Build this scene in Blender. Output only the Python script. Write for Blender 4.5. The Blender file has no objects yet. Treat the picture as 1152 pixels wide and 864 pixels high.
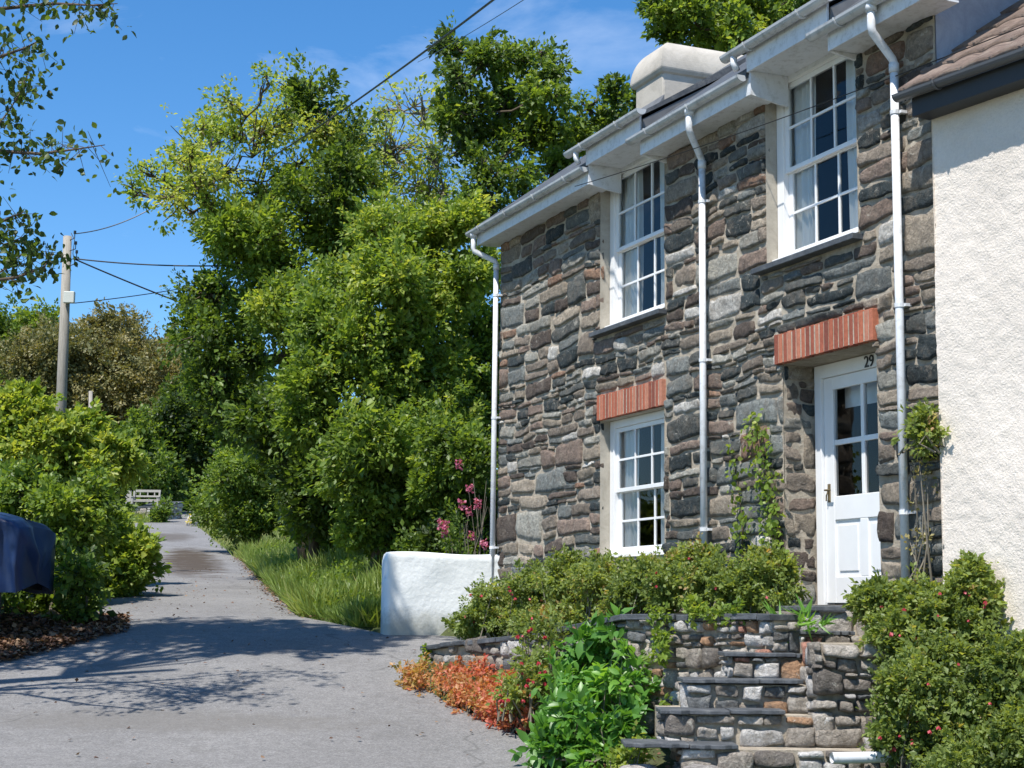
import bpy, math, random
import numpy as np
from mathutils import Vector, Matrix

random.seed(7)
RNG = np.random.default_rng(7)
SC = bpy.context.scene
COL = SC.collection

# ------------------------------------------------------------------ camera model
FPX, W0, H0 = 1800.0, 1152, 864
PITCH = math.atan(257 / FPX)
ROLL = 0.012
EYE = np.array([0.0, 0.0, 1.7])
_f = np.array([0, math.cos(PITCH), math.sin(PITCH)])
_r = np.array([1.0, 0, 0])
_u = np.array([0, -math.sin(PITCH), math.cos(PITCH)])
RV = math.cos(ROLL) * _r + math.sin(ROLL) * _u
UV = -math.sin(ROLL) * _r + math.cos(ROLL) * _u


def at(px, py, Y):
    v = FPX * _f + (px - 576) * RV + (432 - py) * UV
    return EYE + v * (Y / v[1])


cam = bpy.data.cameras.new('camera')
camo = bpy.data.objects.new('camera', cam)
COL.objects.link(camo)
cam.sensor_width = 36
cam.lens = 36 * FPX / W0
cam.clip_start = 0.1
cam.clip_end = 3000
camo.matrix_world = Matrix(((RV[0], UV[0], -_f[0], EYE[0]), (RV[1], UV[1], -_f[1], EYE[1]), (RV[2], UV[2], -_f[2], EYE[2]), (0, 0, 0, 1)))
SC.camera = camo

# ------------------------------------------------------------------ noise
def _hash(i, j, k, s):
    n = (i * 374761393 + j * 668265263 + k * 2147483647 + s * 974711) & 0xFFFFFFFF
    n = ((n ^ (n >> 13)) * 1274126177) & 0xFFFFFFFF
    n = (n ^ (n >> 16)) & 0xFFFFFFFF
    return n / 4294967295.0


def vnoise(P, freq=1.0, seed=0):
    P = np.asarray(P, float) * freq
    I = np.floor(P).astype(np.int64)
    Fr = P - I
    Fr = Fr * Fr * (3 - 2 * Fr)
    out = 0
    for a in (0, 1):
        for b in (0, 1):
            for c in (0, 1):
                w = (Fr[:, 0] if a else 1 - Fr[:, 0]) * (Fr[:, 1] if b else 1 - Fr[:, 1]) * (Fr[:, 2] if c else 1 - Fr[:, 2])
                out = out + w * _hash(I[:, 0] + a, I[:, 1] + b, I[:, 2] + c, seed)
    return out * 2 - 1


# ------------------------------------------------------------------ object helpers
def tag(o, label=None, cat=None, group=None, kind=None):
    if label: o['label'] = label
    if cat: o['category'] = cat
    if group: o['group'] = group
    if kind: o['kind'] = kind
    return o


def thing(name, label, cat, loc=(0, 0, 0), rz=0, group=None):
    o = bpy.data.objects.new(name, None)
    o.empty_display_size = 0.3
    COL.objects.link(o)
    o.location = loc
    o.rotation_euler = (0, 0, rz)
    return tag(o, label, cat, group)


def wm(o):
    if o is None:
        return Matrix.Identity(4)
    m = Matrix.LocRotScale(o.location, o.rotation_euler, o.scale)
    return wm(o.parent) @ m


def np_obj(name, V, F, mat, parent=None, smooth=False, fattr=None, M=None, bevel=0, origin=None):
    """V (n,3) world coords (or local to M); F array (m,k) or list of tuples."""
    V = np.asarray(V, float)
    if M is not None:
        A = np.array(M)
        V = V @ A[:3, :3].T + A[:3, 3]
    loc = None
    if parent is not None:
        A = np.array(wm(parent).inverted())
        V = V @ A[:3, :3].T + A[:3, 3]
    else:
        loc = origin if origin is not None else ((V[:, 0].min() + V[:, 0].max()) / 2, (V[:, 1].min() + V[:, 1].max()) / 2, V[:, 2].min())
        V = V - np.array(loc)
    me = bpy.data.meshes.new(name)
    if isinstance(F, np.ndarray):
        k = F.shape[1]
        me.vertices.add(len(V)); me.vertices.foreach_set('co', V.astype(np.float32).ravel())
        me.loops.add(F.size); me.loops.foreach_set('vertex_index', F.astype(np.int32).ravel())
        me.polygons.add(len(F)); me.polygons.foreach_set('loop_start', (np.arange(len(F)) * k).astype(np.int32))
        me.update(calc_edges=True)
    else:
        me.from_pydata([tuple(v) for v in V], [], F)
        me.update()
    if smooth:
        me.polygons.foreach_set('use_smooth', np.ones(len(me.polygons), bool))
    for an, arr in (fattr or {}).items():
        arr = np.asarray(arr, float)
        if arr.ndim == 1:
            a = me.attributes.new(an, 'FLOAT', 'FACE'); a.data.foreach_set('value', arr.astype(np.float32))
        else:
            if arr.shape[1] == 3: arr = np.hstack([arr, np.ones((len(arr), 1))])
            a = me.attributes.new(an, 'FLOAT_COLOR', 'FACE'); a.data.foreach_set('color', arr.astype(np.float32).ravel())
    if mat: me.materials.append(mat)
    o = bpy.data.objects.new(name, me)
    COL.objects.link(o)
    if parent is not None: o.parent = parent
    if loc is not None: o.location = loc
    if bevel:
        b = o.modifiers.new('bevel', 'BEVEL'); b.width = bevel; b.segments = 2; b.limit_method = 'ANGLE'
    return o


class MB:
    def __init__(s): s.v = []; s.f = []; s.t = []
    def add(s, vs, fs, tint=None):
        n = len(s.v); s.v += [tuple(v) for v in vs]; s.f += [tuple(i + n for i in f) for f in fs]
        s.t += [tint if tint is not None else 0.5] * len(fs)
    def box(s, x0, x1, y0, y1, z0, z1, tint=None):
        s.add([(x0, y0, z0), (x1, y0, z0), (x1, y1, z0), (x0, y1, z0), (x0, y0, z1), (x1, y0, z1), (x1, y1, z1), (x0, y1, z1)],
              [(0, 3, 2, 1), (4, 5, 6, 7), (0, 1, 5, 4), (1, 2, 6, 5), (2, 3, 7, 6), (3, 0, 4, 7)], tint)
    def prism(s, poly, y0, y1):  # poly in (x,z), extruded over y
        n = len(poly)
        s.add([(p[0], y0, p[1]) for p in poly] + [(p[0], y1, p[1]) for p in poly],
              [tuple(range(n)), tuple(range(2 * n - 1, n - 1, -1))] + [(i, i + n, (i + 1) % n + n, (i + 1) % n) for i in range(n)])
    def prismx(s, poly, x0, x1):  # poly in (y,z), extruded over x
        n = len(poly)
        s.add([(x0, p[0], p[1]) for p in poly] + [(x1, p[0], p[1]) for p in poly],
              [tuple(range(n)), tuple(range(2 * n - 1, n - 1, -1))] + [(i, i + n, (i + 1) % n + n, (i + 1) % n) for i in range(n)])
    def prismz(s, poly, z0, z1):
        n = len(poly)
        s.add([(p[0], p[1], z0) for p in poly] + [(p[0], p[1], z1) for p in poly],
              [tuple(range(n)), tuple(range(2 * n - 1, n - 1, -1))] + [(i, i + n, (i + 1) % n + n, (i + 1) % n) for i in range(n)])
    def tube(s, pts, rad, n=8, caps=True):
        pts = [np.array(p, float) for p in pts]
        if np.isscalar(rad): rad = [rad] * len(pts)
        vs = []; up = None
        for i, p in enumerate(pts):
            d = pts[min(i + 1, len(pts) - 1)] - pts[max(i - 1, 0)]
            d = d / (np.linalg.norm(d) + 1e-9)
            if up is None:
                up = np.array([0, 0, 1.0]) if abs(d[2]) < .9 else np.array([1.0, 0, 0])
            a = np.cross(d, up); a /= np.linalg.norm(a) + 1e-9
            b = np.cross(a, d); up = b
            for k in range(n):
                t = 2 * math.pi * k / n
                vs.append(p + rad[i] * (math.cos(t) * a + math.sin(t) * b))
        fs = [(i * n + k, i * n + (k + 1) % n, (i + 1) * n + (k + 1) % n, (i + 1) * n + k) for i in range(len(pts) - 1) for k in range(n)]
        if caps:
            fs += [tuple(range(n - 1, -1, -1)), tuple(range((len(pts) - 1) * n, len(pts) * n))]
        s.add(vs, fs)
    def build(s, name, mat, parent=None, M=None, smooth=False, bevel=0, tints=False, origin=None):
        if not s.v: return None
        return np_obj(name, np.array(s.v), s.f, mat, parent, smooth, {'tint': np.array(s.t)} if tints else None, M, bevel, origin)


# ------------------------------------------------------------------ materials
class NT:
    def __init__(s, name):
        s.m = bpy.data.materials.new(name); s.m.use_nodes = True
        s.nt = s.m.node_tree; s.nt.nodes.clear()
        s.out = s.n('ShaderNodeOutputMaterial')
    def n(s, t, **kw):
        nd = s.nt.nodes.new(t)
        for k, v in kw.items():
            if k[0] == '_': nd.inputs[k[1:].replace('_', ' ')].default_value = v
            else: setattr(nd, k, v)
        return nd
    def l(s, a, b): s.nt.links.new(a, b)
    def coord(s, kind='Object'):
        return s.n('ShaderNodeTexCoord').outputs[kind]
    def noise(s, vec, scale, detail=4, rough=.55, dist=0):
        n = s.n('ShaderNodeTexNoise'); n.inputs['Scale'].default_value = scale; n.inputs['Detail'].default_value = detail
        n.inputs['Roughness'].default_value = rough; n.inputs['Distortion'].default_value = dist
        s.l(vec, n.inputs['Vector']); return n.outputs['Fac']
    def ramp(s, fac, stops, interp='LINEAR'):
        n = s.n('ShaderNodeValToRGB'); cr = n.color_ramp; cr.interpolation = interp
        while len(cr.elements) < len(stops): cr.elements.new(0.5)
        for e, (p, c) in zip(cr.elements, stops):
            e.position = p; e.color = (c, c, c, 1) if np.isscalar(c) else (*c, 1)
        s.l(fac, n.inputs[0]); return n.outputs[0]
    def mix(s, fac, a, b, mode='MIX'):
        n = s.n('ShaderNodeMix', data_type='RGBA', blend_type=mode)
        for sock, v in ((n.inputs[0], fac), (n.inputs[6], a), (n.inputs[7], b)):
            if hasattr(v, 'links') or isinstance(v, bpy.types.NodeSocket): s.l(v, sock)
            elif np.isscalar(v): sock.default_value = v
            else: sock.default_value = (*v, 1)
        return n.outputs[2]
    def math(s, op, a, b=0.0):
        n = s.n('ShaderNodeMath', operation=op)
        for i, v in enumerate((a, b)):
            if isinstance(v, bpy.types.NodeSocket): s.l(v, n.inputs[i])
            else: n.inputs[i].default_value = v
        return n.outputs[0]
    def bump(s, h, strength=.5, dist=.01, normal=None):
        n = s.n('ShaderNodeBump'); n.inputs['Strength'].default_value = strength; n.inputs['Distance'].default_value = dist
        s.l(h, n.inputs['Height'])
        if normal is not None: s.l(normal, n.inputs['Normal'])
        return n.outputs[0]
    def princ(s, color, rough=.6, normal=None, spec=.5, metal=0):
        n = s.n('ShaderNodeBsdfPrincipled')
        if isinstance(color, bpy.types.NodeSocket): s.l(color, n.inputs['Base Color'])
        else: n.inputs['Base Color'].default_value = (*color, 1)
        if isinstance(rough, bpy.types.NodeSocket): s.l(rough, n.inputs['Roughness'])
        else: n.inputs['Roughness'].default_value = rough
        n.inputs['Specular IOR Level'].default_value = spec
        n.inputs['Metallic'].default_value = metal
        if normal is not None: s.l(normal, n.inputs['Normal'])
        return n
    def done(s, sh):
        s.l(sh.outputs[0], s.out.inputs['Surface']); return s.m


def m_simple(name, col, rough=.5, var=.12, scale=6, bump=.15, bscale=60, spec=.5, dirt=None):
    t = NT(name); c = t.coord()
    n1 = t.noise(c, scale, 5)
    d = tuple(x * (1 - var * 2) for x in col)
    cc = t.ramp(n1, [(.3, d), (.7, col)])
    if dirt:
        n2 = t.noise(c, scale * 2.7, 6, .7)
        cc = t.mix(t.ramp(n2, [(.5, 0), (.75, dirt[1])]), cc, dirt[0])
    nb = t.bump(t.noise(c, bscale, 4), bump, .005)
    return t.done(t.princ(cc, rough, nb, spec))


def m_leaf(name, stops, trans=.45, rough=.45, spec=.35, tmul=1.9):
    t = NT(name)
    a = t.n('ShaderNodeAttribute', attribute_name='tint')
    col = t.ramp(a.outputs['Fac'], stops)
    p = t.princ(col, rough, None, spec)
    tr = t.n('ShaderNodeBsdfTranslucent')
    t.l(t.mix(1.0, col, (tmul * 1.1, tmul, tmul * .4), 'MULTIPLY'), tr.inputs['Color'])
    mx = t.n('ShaderNodeMixShader'); mx.inputs[0].default_value = trans
    t.l(p.outputs[0], mx.inputs[1]); t.l(tr.outputs[0], mx.inputs[2])
    return t.done(mx)


def m_stone(name, lichen=.5, dark=1.0):
    t = NT(name); c = t.coord()
    a = t.n('ShaderNodeAttribute', attribute_name='scol')
    base = a.outputs['Color']
    n1 = t.noise(c, 17, 10, .8, .8)
    col = t.mix(.85, base, t.ramp(n1, [(.28, .3), (.48, 1.0), (.7, 2.1)]), 'MULTIPLY')
    n2 = t.noise(c, 5, 6, .75)
    col = t.mix(t.ramp(n2, [(.5, 0), (.62, .45)]), col, (.22, .185, .145))       # brown iron weathering
    n3 = t.noise(c, 9, 10, .75, 1.2)
    col = t.mix(t.ramp(n3, [(.59, 0), (.65, lichen)]), col, (.50, .47, .40))     # lichen and lime splashes
    n4 = t.noise(c, 38, 6, .7)
    col = t.mix(t.ramp(n4, [(.64, 0), (.72, lichen * .7)]), col, (.55, .52, .45))
    h = t.math('ADD', t.math('MULTIPLY', t.noise(c, 22, 8, .7), 1.0), t.math('MULTIPLY', t.noise(c, 90, 5, .7), .3))
    nb = t.bump(h, 1.0, .05)
    return t.done(t.princ(col, .85, nb, .3))


def m_mortar():
    t = NT('lime_mortar'); c = t.coord()
    n1 = t.noise(c, 6, 6, .7)
    col = t.ramp(n1, [(.3, (.29, .245, .185)), (.55, (.47, .41, .325)), (.75, (.60, .545, .45))])
    h = t.noise(c, 40, 8, .75)
    return t.done(t.princ(col, .95, t.bump(h, .9, .03), .2))


def m_asphalt():
    t = NT('asphalt'); c = t.coord()
    n1 = t.noise(c, .55, 6, .6)
    n2 = t.noise(c, 45, 4, .8)
    n3 = t.noise(c, 160, 2, .9)
    base = t.ramp(n1, [(.3, (.165, .16, .155)), (.7, (.215, .209, .202))])
    base = t.mix(.75, base, t.ramp(n2, [(.3, .45), (.5, 1.0), (.7, 1.75)]), 'MULTIPLY')
    base = t.mix(t.ramp(n3, [(.60, 0), (.70, .9)]), base, (.42, .41, .39))
    n4 = t.noise(c, 9, 5, .8)
    base = t.mix(.5, base, t.ramp(n4, [(.35, .7), (.6, 1.15)]), 'MULTIPLY')
    n5 = t.noise(c, 1.7, 8, .8, 1.5)
    base = t.mix(t.ramp(n5, [(.56, 0), (.60, .35)]), base, (.13, .125, .115))
    sep = t.n('ShaderNodeSeparateXYZ')
    g = t.n('ShaderNodeNewGeometry'); t.l(g.outputs['Position'], sep.inputs[0])
    # damp muddy patch down the middle of the lane (a stain in the surface)
    def spot(cx, cy, rx, ry, col, amt, base, nsc=1.3, sl=0.0):
        xx = t.math('ADD', sep.outputs[0], t.math('MULTIPLY', t.math('SUBTRACT', sep.outputs[1], cy), sl))
        dx = t.math('DIVIDE', t.math('SUBTRACT', xx, cx), rx)
        dy = t.math('DIVIDE', t.math('SUBTRACT', sep.outputs[1], cy), ry)
        r = t.math('ADD', t.math('MULTIPLY', dx, dx), t.math('MULTIPLY', dy, dy))
        r = t.math('ADD', r, t.math('MULTIPLY', t.math('SUBTRACT', t.noise(g.outputs['Position'], nsc, 7, .75), .5), 3.0))
        return t.mix(t.ramp(r, [(.25, amt), (1.0, 0)]), base, col)
    base = spot(-8.9, 45, .95, 12, (.065, .048, .033), .95, base, 1.1, .21)
    base = spot(-13.9, 66, 1.1, 6, (.085, .07, .055), .7, base, 1.1, .2)
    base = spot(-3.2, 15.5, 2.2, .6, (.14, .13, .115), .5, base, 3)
    # tar seams
    w = t.n('ShaderNodeTexVoronoi', feature='DISTANCE_TO_EDGE'); w.inputs['Scale'].default_value = .16
    mp = t.n('ShaderNodeVectorMath', operation='ADD'); nn = t.n('ShaderNodeTexNoise'); nn.inputs['Scale'].default_value = 1.2
    t.l(c, nn.inputs['Vector']); t.l(c, mp.inputs[0]); t.l(nn.outputs['Color'], mp.inputs[1]); t.l(mp.outputs[0], w.inputs['Vector'])
    base = t.mix(t.ramp(w.outputs['Distance'], [(.0, .5), (.004, 0)]), base, (.07, .07, .065))
    h = t.math('ADD', n2, t.math('MULTIPLY', n3, .8))
    return t.done(t.princ(base, .9, t.bump(h, .5, .012), .25))


def m_ground():
    t = NT('ground_soil'); c = t.coord()
    n1 = t.noise(c, .8, 8, .7); n2 = t.noise(c, 12, 6, .8)
    col = t.ramp(n1, [(.3, (.045, .06, .02)), (.5, (.07, .09, .03)), (.7, (.10, .09, .05))])
    col = t.mix(.7, col, t.ramp(n2, [(.3, .5), (.7, 1.4)]), 'MULTIPLY')
    return t.done(t.princ(col, .95, t.bump(n2, .8, .05), .2))


def m_stucco(name, col, sc=28, strength=1.0, dist=.03):
    t = NT(name); c = t.coord()
    n0 = t.noise(c, 1.1, 6, .65)
    cc = t.ramp(n0, [(.3, tuple(x * .86 for x in col)), (.65, col)])
    n1 = t.noise(c, sc, 5, .6, .3)
    cc = t.mix(.35, cc, t.ramp(n1, [(.3, .75), (.6, 1.0)]), 'MULTIPLY')
    return t.done(t.princ(cc, .92, t.bump(n1, strength, dist), .2))


def m_whitewash():
    t = NT('whitewashed_render'); c = t.coord()
    n0 = t.noise(c, 2.2, 6, .65)
    cc = t.ramp(n0, [(.25, (.66, .69, .67)), (.6, (.80, .82, .80))])
    mp = t.n('ShaderNodeMapping'); mp.inputs['Scale'].default_value = (3, 3, .7); t.l(c, mp.inputs[0])
    st = t.noise(mp.outputs[0], 1.6, 8, .75)
    cc = t.mix(t.ramp(st, [(.56, 0), (.72, .5)]), cc, (.34, .42, .38))
    sp = t.n('ShaderNodeSeparateXYZ'); t.l(c, sp.inputs[0])
    lowm = t.math('ADD', sp.outputs[2], t.math('MULTIPLY', t.noise(c, 5, 6, .8), -.5))
    cc = t.mix(t.ramp(lowm, [(.38, .75), (.62, 0)]), cc, (.30, .30, .25))
    return t.done(t.princ(cc, .8, t.bump(t.noise(c, 14, 6), .4, .02), .3))


def m_glass():
    t = NT('window_glass')
    fr = t.n('ShaderNodeFresnel'); fr.inputs['IOR'].default_value = 1.5
    gl = t.n('ShaderNodeBsdfGlossy'); gl.inputs['Roughness'].default_value = .02
    tr = t.n('ShaderNodeBsdfTransparent'); tr.inputs['Color'].default_value = (.95, .97, .97, 1)
    c = t.coord(); nb = t.bump(t.noise(c, 2.2, 2), .12, .02); t.l(nb, gl.inputs['Normal']); t.l(nb, fr.inputs['Normal'])
    mx = t.n('ShaderNodeMixShader'); t.l(t.math('MULTIPLY', fr.outputs[0], .85), mx.inputs[0])
    t.l(tr.outputs[0], mx.inputs[1]); t.l(gl.outputs[0], mx.inputs[2])
    return t.done(mx)


def m_brick():
    t = NT('red_brick'); c = t.coord()
    a = t.n('ShaderNodeAttribute', attribute_name='tint')
    col = t.ramp(a.outputs['Fac'], [(0, (.20, .065, .045)), (.35, (.34, .10, .06)), (.7, (.42, .135, .075)), (1, (.46, .20, .13))])
    n = t.noise(c, 25, 6, .7)
    col = t.mix(.6, col, t.ramp(n, [(.3, .6), (.7, 1.3)]), 'MULTIPLY')
    col = t.mix(t.ramp(t.noise(c, 11, 8, .8), [(.6, 0), (.7, .5)]), col, (.12, .08, .07))
    return t.done(t.princ(col, .85, t.bump(n, .6, .01), .25))


def m_tile():
    t = NT('weathered_roof_tile'); c = t.coord()
    n = t.noise(c, 5, 8, .75)
    col = t.ramp(n, [(.3, (.10, .075, .06)), (.5, (.19, .14, .115)), (.7, (.27, .22, .18))])
    return t.done(t.princ(col, .85, t.bump(t.noise(c, 50, 6, .7), .7, .01), .25))


def m_wood(name, a, b):
    t = NT(name); c = t.coord()
    mp = t.n('ShaderNodeMapping'); mp.inputs['Scale'].default_value = (20, 20, 1.5); t.l(c, mp.inputs[0])
    n = t.noise(mp.outputs[0], 2, 8, .7)
    return t.done(t.princ(t.ramp(n, [(.3, a), (.7, b)]), .85, t.bump(n, .6, .01), .2))


def m_slate():
    t = NT('slate'); c = t.coord()
    n = t.noise(c, 7, 8, .75)
    col = t.ramp(n, [(.3, (.04, .046, .052)), (.55, (.085, .092, .10)), (.75, (.2, .2, .19))])
    return t.done(t.princ(col, .6, t.bump(t.noise(c, 30, 8, .7), .6, .012), .4))


def m_render_old(name, col, dark):
    t = NT(name); c = t.coord()
    n = t.noise(c, 3, 9, .75, .5)
    cc = t.ramp(n, [(.3, dark), (.6, col)])
    return t.done(t.princ(cc, .9, t.bump(t.noise(c, 20, 6, .7), .5, .01), .2))


GREEN = [(0, (.032, .056, .016)), (.35, (.095, .155, .028)), (.65, (.18, .265, .042)), (1, (.35, .39, .09))]
M = dict(
    leaf=m_leaf('green_leaves', GREEN),
    hedge=m_leaf('fuchsia_leaves', [(0, (.05, .075, .025)), (.4, (.14, .195, .055)), (.75, (.25, .31, .085)), (1, (.40, .25, .12))], .45),
    lush=m_leaf('broad_fresh_leaves', [(0, (.03, .09, .02)), (.5, (.10, .24, .04)), (1, (.19, .36, .06))], .4, .4, .5),
    olive=m_leaf('olive_leaves', [(0, (.05, .06, .025)), (.4, (.11, .12, .045)), (.7, (.19, .18, .07)), (1, (.28, .235, .095))], .25),
    redleaf=m_leaf('red_and_orange_herb', [(0, (.20, .20, .05)), (.3, (.40, .24, .09)), (.6, (.46, .17, .09)), (1, (.46, .09, .08))], .35),
    fuchsia=m_leaf('red_petals', [(0, (.34, .03, .04)), (1, (.48, .07, .10))], .25),
    pink=m_leaf('pink_petals', [(0, (.36, .07, .14)), (1, (.5, .16, .25))], .25),
    yellow=m_leaf('yellow_petals', [(0, (.55, .45, .02)), (1, (.7, .6, .03))], .3),
    litter=m_leaf('dead_leaves', [(0, (.06, .035, .025)), (.5, (.15, .08, .05)), (1, (.30, .20, .12))], .1, .8, .2, .8),
    grass=m_leaf('grass_blades', [(0, (.07, .12, .025)), (.45, (.16, .235, .05)), (.8, (.26, .32, .08)), (1, (.42, .38, .18))], .3),
    stone=m_stone('rubble_stone', .7),
    gstone=m_stone('garden_stone', .85),
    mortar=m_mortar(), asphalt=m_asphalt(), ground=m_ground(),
    bark=m_simple('bark', (.13, .10, .07), .9, .25, 5, .8, 25, .2),
    pbark=m_simple('pale_twigs', (.24, .21, .16), .9, .25, 5, .8, 25, .2),
    white=m_simple('white_gloss_paint', (.80, .80, .79), .35, .03, 5, .05, 40),
    wupvc=m_simple('white_plastic', (.72, .735, .75), .4, .05, 5, .1, 40, .5, ((.36, .35, .32), .75)),
    gut=m_simple('weathered_gutter', (.55, .57, .58), .45, .12, 4, .1, 40, .5, ((.16, .17, .17), .8)),
    cream=m_render_old('old_cream_render', (.47, .43, .36), (.30, .27, .22)),
    chim=m_render_old('chimney_render', (.50, .46, .40), (.36, .33, .28)),
    bluegrey=m_render_old('grey_painted_render', (.34, .37, .42), (.22, .24, .28)),
    neigh=m_stucco('roughcast_render', (.76, .685, .60), 50, .55, .02),
    wash=m_whitewash(), glass=m_glass(), brick=m_brick(), tile=m_tile(), slate=m_slate(),
    room=m_simple('dark_interior', (.05, .045, .045), .9, .1),
    curtain=m_leaf('net_curtain', [(0, (.75, .77, .78)), (1, (.88, .89, .88))], .12, .9, .1, .95),
    dkgut=m_simple('dark_grey_gutter', (.10, .105, .115), .4, .1, 4, .05, 40),
    dkfas=m_simple('black_fascia', (.03, .03, .033), .5, .1),
    metal=m_simple('aged_brass', (.20, .15, .08), .4, .2),
    black=m_simple('black_paint', (.015, .015, .015), .4, .1),
    pole=m_wood('weathered_pole', (.22, .20, .17), (.38, .35, .30)),
    wood=m_wood('grey_weathered_wood', (.25, .23, .20), (.50, .47, .42)),
    tarp=m_simple('blue_tarpaulin', (.012, .032, .10), .45, .15, 3, .5, 9, .4, ((.035, .05, .085), .5)),
    rubber=m_simple('rubber', (.02, .02, .02), .8, .1),
    lead=m_simple('lead_flashing', (.16, .165, .17), .6, .15),
)

# ------------------------------------------------------------------ terrain
_py = np.array([-60, 0, 8, 12, 14, 16, 18, 21.5, 26, 45, 74, 95, 120, 600.])
_pz = np.array([-.6, -.05, .1, .28, .41, .68, .99, 1.45, 1.82, 2.95, 5.2, 7.4, 7.6, 30.])
_ys = np.linspace(-60, 600, 6601)
_zs = np.interp(_ys, _py, _pz)
_k = np.ones(15) / 15
_zs = np.convolve(np.pad(_zs, 7, mode='edge'), _k, 'valid')


def prof(y): return np.interp(y, _ys, _zs)


_re = np.array([(-20, 4), (5, 3), (10, 1.2), (12, .66), (13.8, .57), (15, .15), (16.3, -.5), (17.5, -1.15), (18.0, -1.15), (18.5, -.4), (20.8, -.2), (21.2, -1.75), (21.8, -2.1), (23.5, -3.2), (26, -3.75), (45, -7.5), (74, -14.1), (84, -16.9), (90, -17.9), (95, -18.6), (105, -16), (125, -8)])
_le = np.array([(-20, -9), (5, -8), (16, -7), (18.6, -6.2), (21, -5.5), (26, -6.7), (45, -10.4), (60, -13.6), (72, -16.9), (75, -19.8), (80, -21), (81.5, -18.4), (84, -18.6), (90, -19.5), (95, -20.2), (105, -18.5), (125, -11)])


def redge(y): return np.interp(y, _re[:, 0], _re[:, 1])
def ledge(y): return np.interp(y, _le[:, 0], _le[:, 1])
def sstep(t): t = np.clip(t, 0, 1); return t * t * (3 - 2 * t)


def terr(x, y):
    x = np.asarray(x, float); y = np.asarray(y, float)
    z = prof(y)
    dr = x - redge(y); dl = ledge(y) - x
    near = 1 - sstep((y - 20.5) / 1.5)
    z = z + near * .26 * sstep(dr / .7) + (1 - near) * (1.0 * sstep(dr / 3.8) * sstep((y - 21.5) / 5) + .05 * np.clip(dr - 3, 0, 40))
    z = z + .35 * sstep(dl / 2.5) + .03 * np.clip(dl, 0, 60)
    return z


def build_ground():
    xs = np.unique(np.concatenate([np.linspace(-400, -60, 18), np.linspace(-60, -14, 60), np.linspace(-14, 8, 111), np.linspace(8, 60, 30), np.linspace(60, 400, 18)]))
    ys = np.unique(np.concatenate([np.linspace(-60, 8, 20), np.linspace(8, 30, 111), np.linspace(30, 130, 120), np.linspace(130, 600, 24)]))
    X, Y = np.meshgrid(xs, ys)
    Z = terr(X, Y)
    ins = (X > ledge(Y) - .15) & (X < redge(Y) + .12)
    P = np.stack([X.ravel(), Y.ravel(), np.zeros(X.size)], 1)
    Z = Z + np.where(ins, -.12, 0) + np.where(ins, 0, .03) * vnoise(P, 1.5).reshape(Z.shape)
    P[:, 2] = Z.ravel()
    nx = len(xs); i = np.arange(len(ys) - 1)[:, None] * nx + np.arange(nx - 1)[None]
    i = i.ravel(); F = np.stack([i, i + 1, i + nx + 1, i + nx], 1)
    tag(np_obj('ground', P, F, M['ground'], smooth=True, origin=(0, 0, 0)), kind='structure')
    ys = np.concatenate([np.linspace(-15, 10, 26), np.linspace(10.2, 30, 100), np.linspace(30.5, 125, 190)])
    us = np.linspace(0, 1, 31)
    U, Y = np.meshgrid(us, ys)
    wob = .06 * vnoise(np.stack([Y.ravel() * 1.1, U.ravel() * 0, Y.ravel() * 0], 1), 1).reshape(Y.shape)
    X = ledge(Y) - .1 + U * (redge(Y) - ledge(Y) + .16) + wob * (np.abs(U - .5) * 2) ** 4
    Z = terr(X, Y) + .004 + .03 * (1 - (2 * U - 1) ** 2)
    Z = np.minimum(Z, prof(Y) + .06)
    P = np.stack([X.ravel(), Y.ravel(), Z.ravel()], 1)
    nx = len(us); i = (np.arange(len(ys) - 1)[:, None] * nx + np.arange(nx - 1)[None]).ravel()
    F = np.stack([i, i + 1, i + nx + 1, i + nx], 1)
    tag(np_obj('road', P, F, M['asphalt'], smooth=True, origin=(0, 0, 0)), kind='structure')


build_ground()

# ------------------------------------------------------------------ rubble masonry
PAL_WALL = [((.034, .044, .046), 5), ((.085, .09, .084), 3), ((.21, .175, .14), 5.5), ((.29, .245, .19), 6), ((.20, .15, .12), 4), ((.09, .07, .058), 3.5),
            ((.25, .155, .105), .9), ((.30, .29, .25), 3.5), ((.48, .46, .42), 1.4), ((.165, .175, .165), 4)]
PAL_GARDEN = [((.37, .335, .29), 5), ((.26, .23, .195), 4), ((.50, .48, .45), 4), ((.12, .125, .125), 2), ((.32, .19, .11), 1), ((.34, .17, .12), .6), ((.17, .15, .13), 3)]


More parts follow.
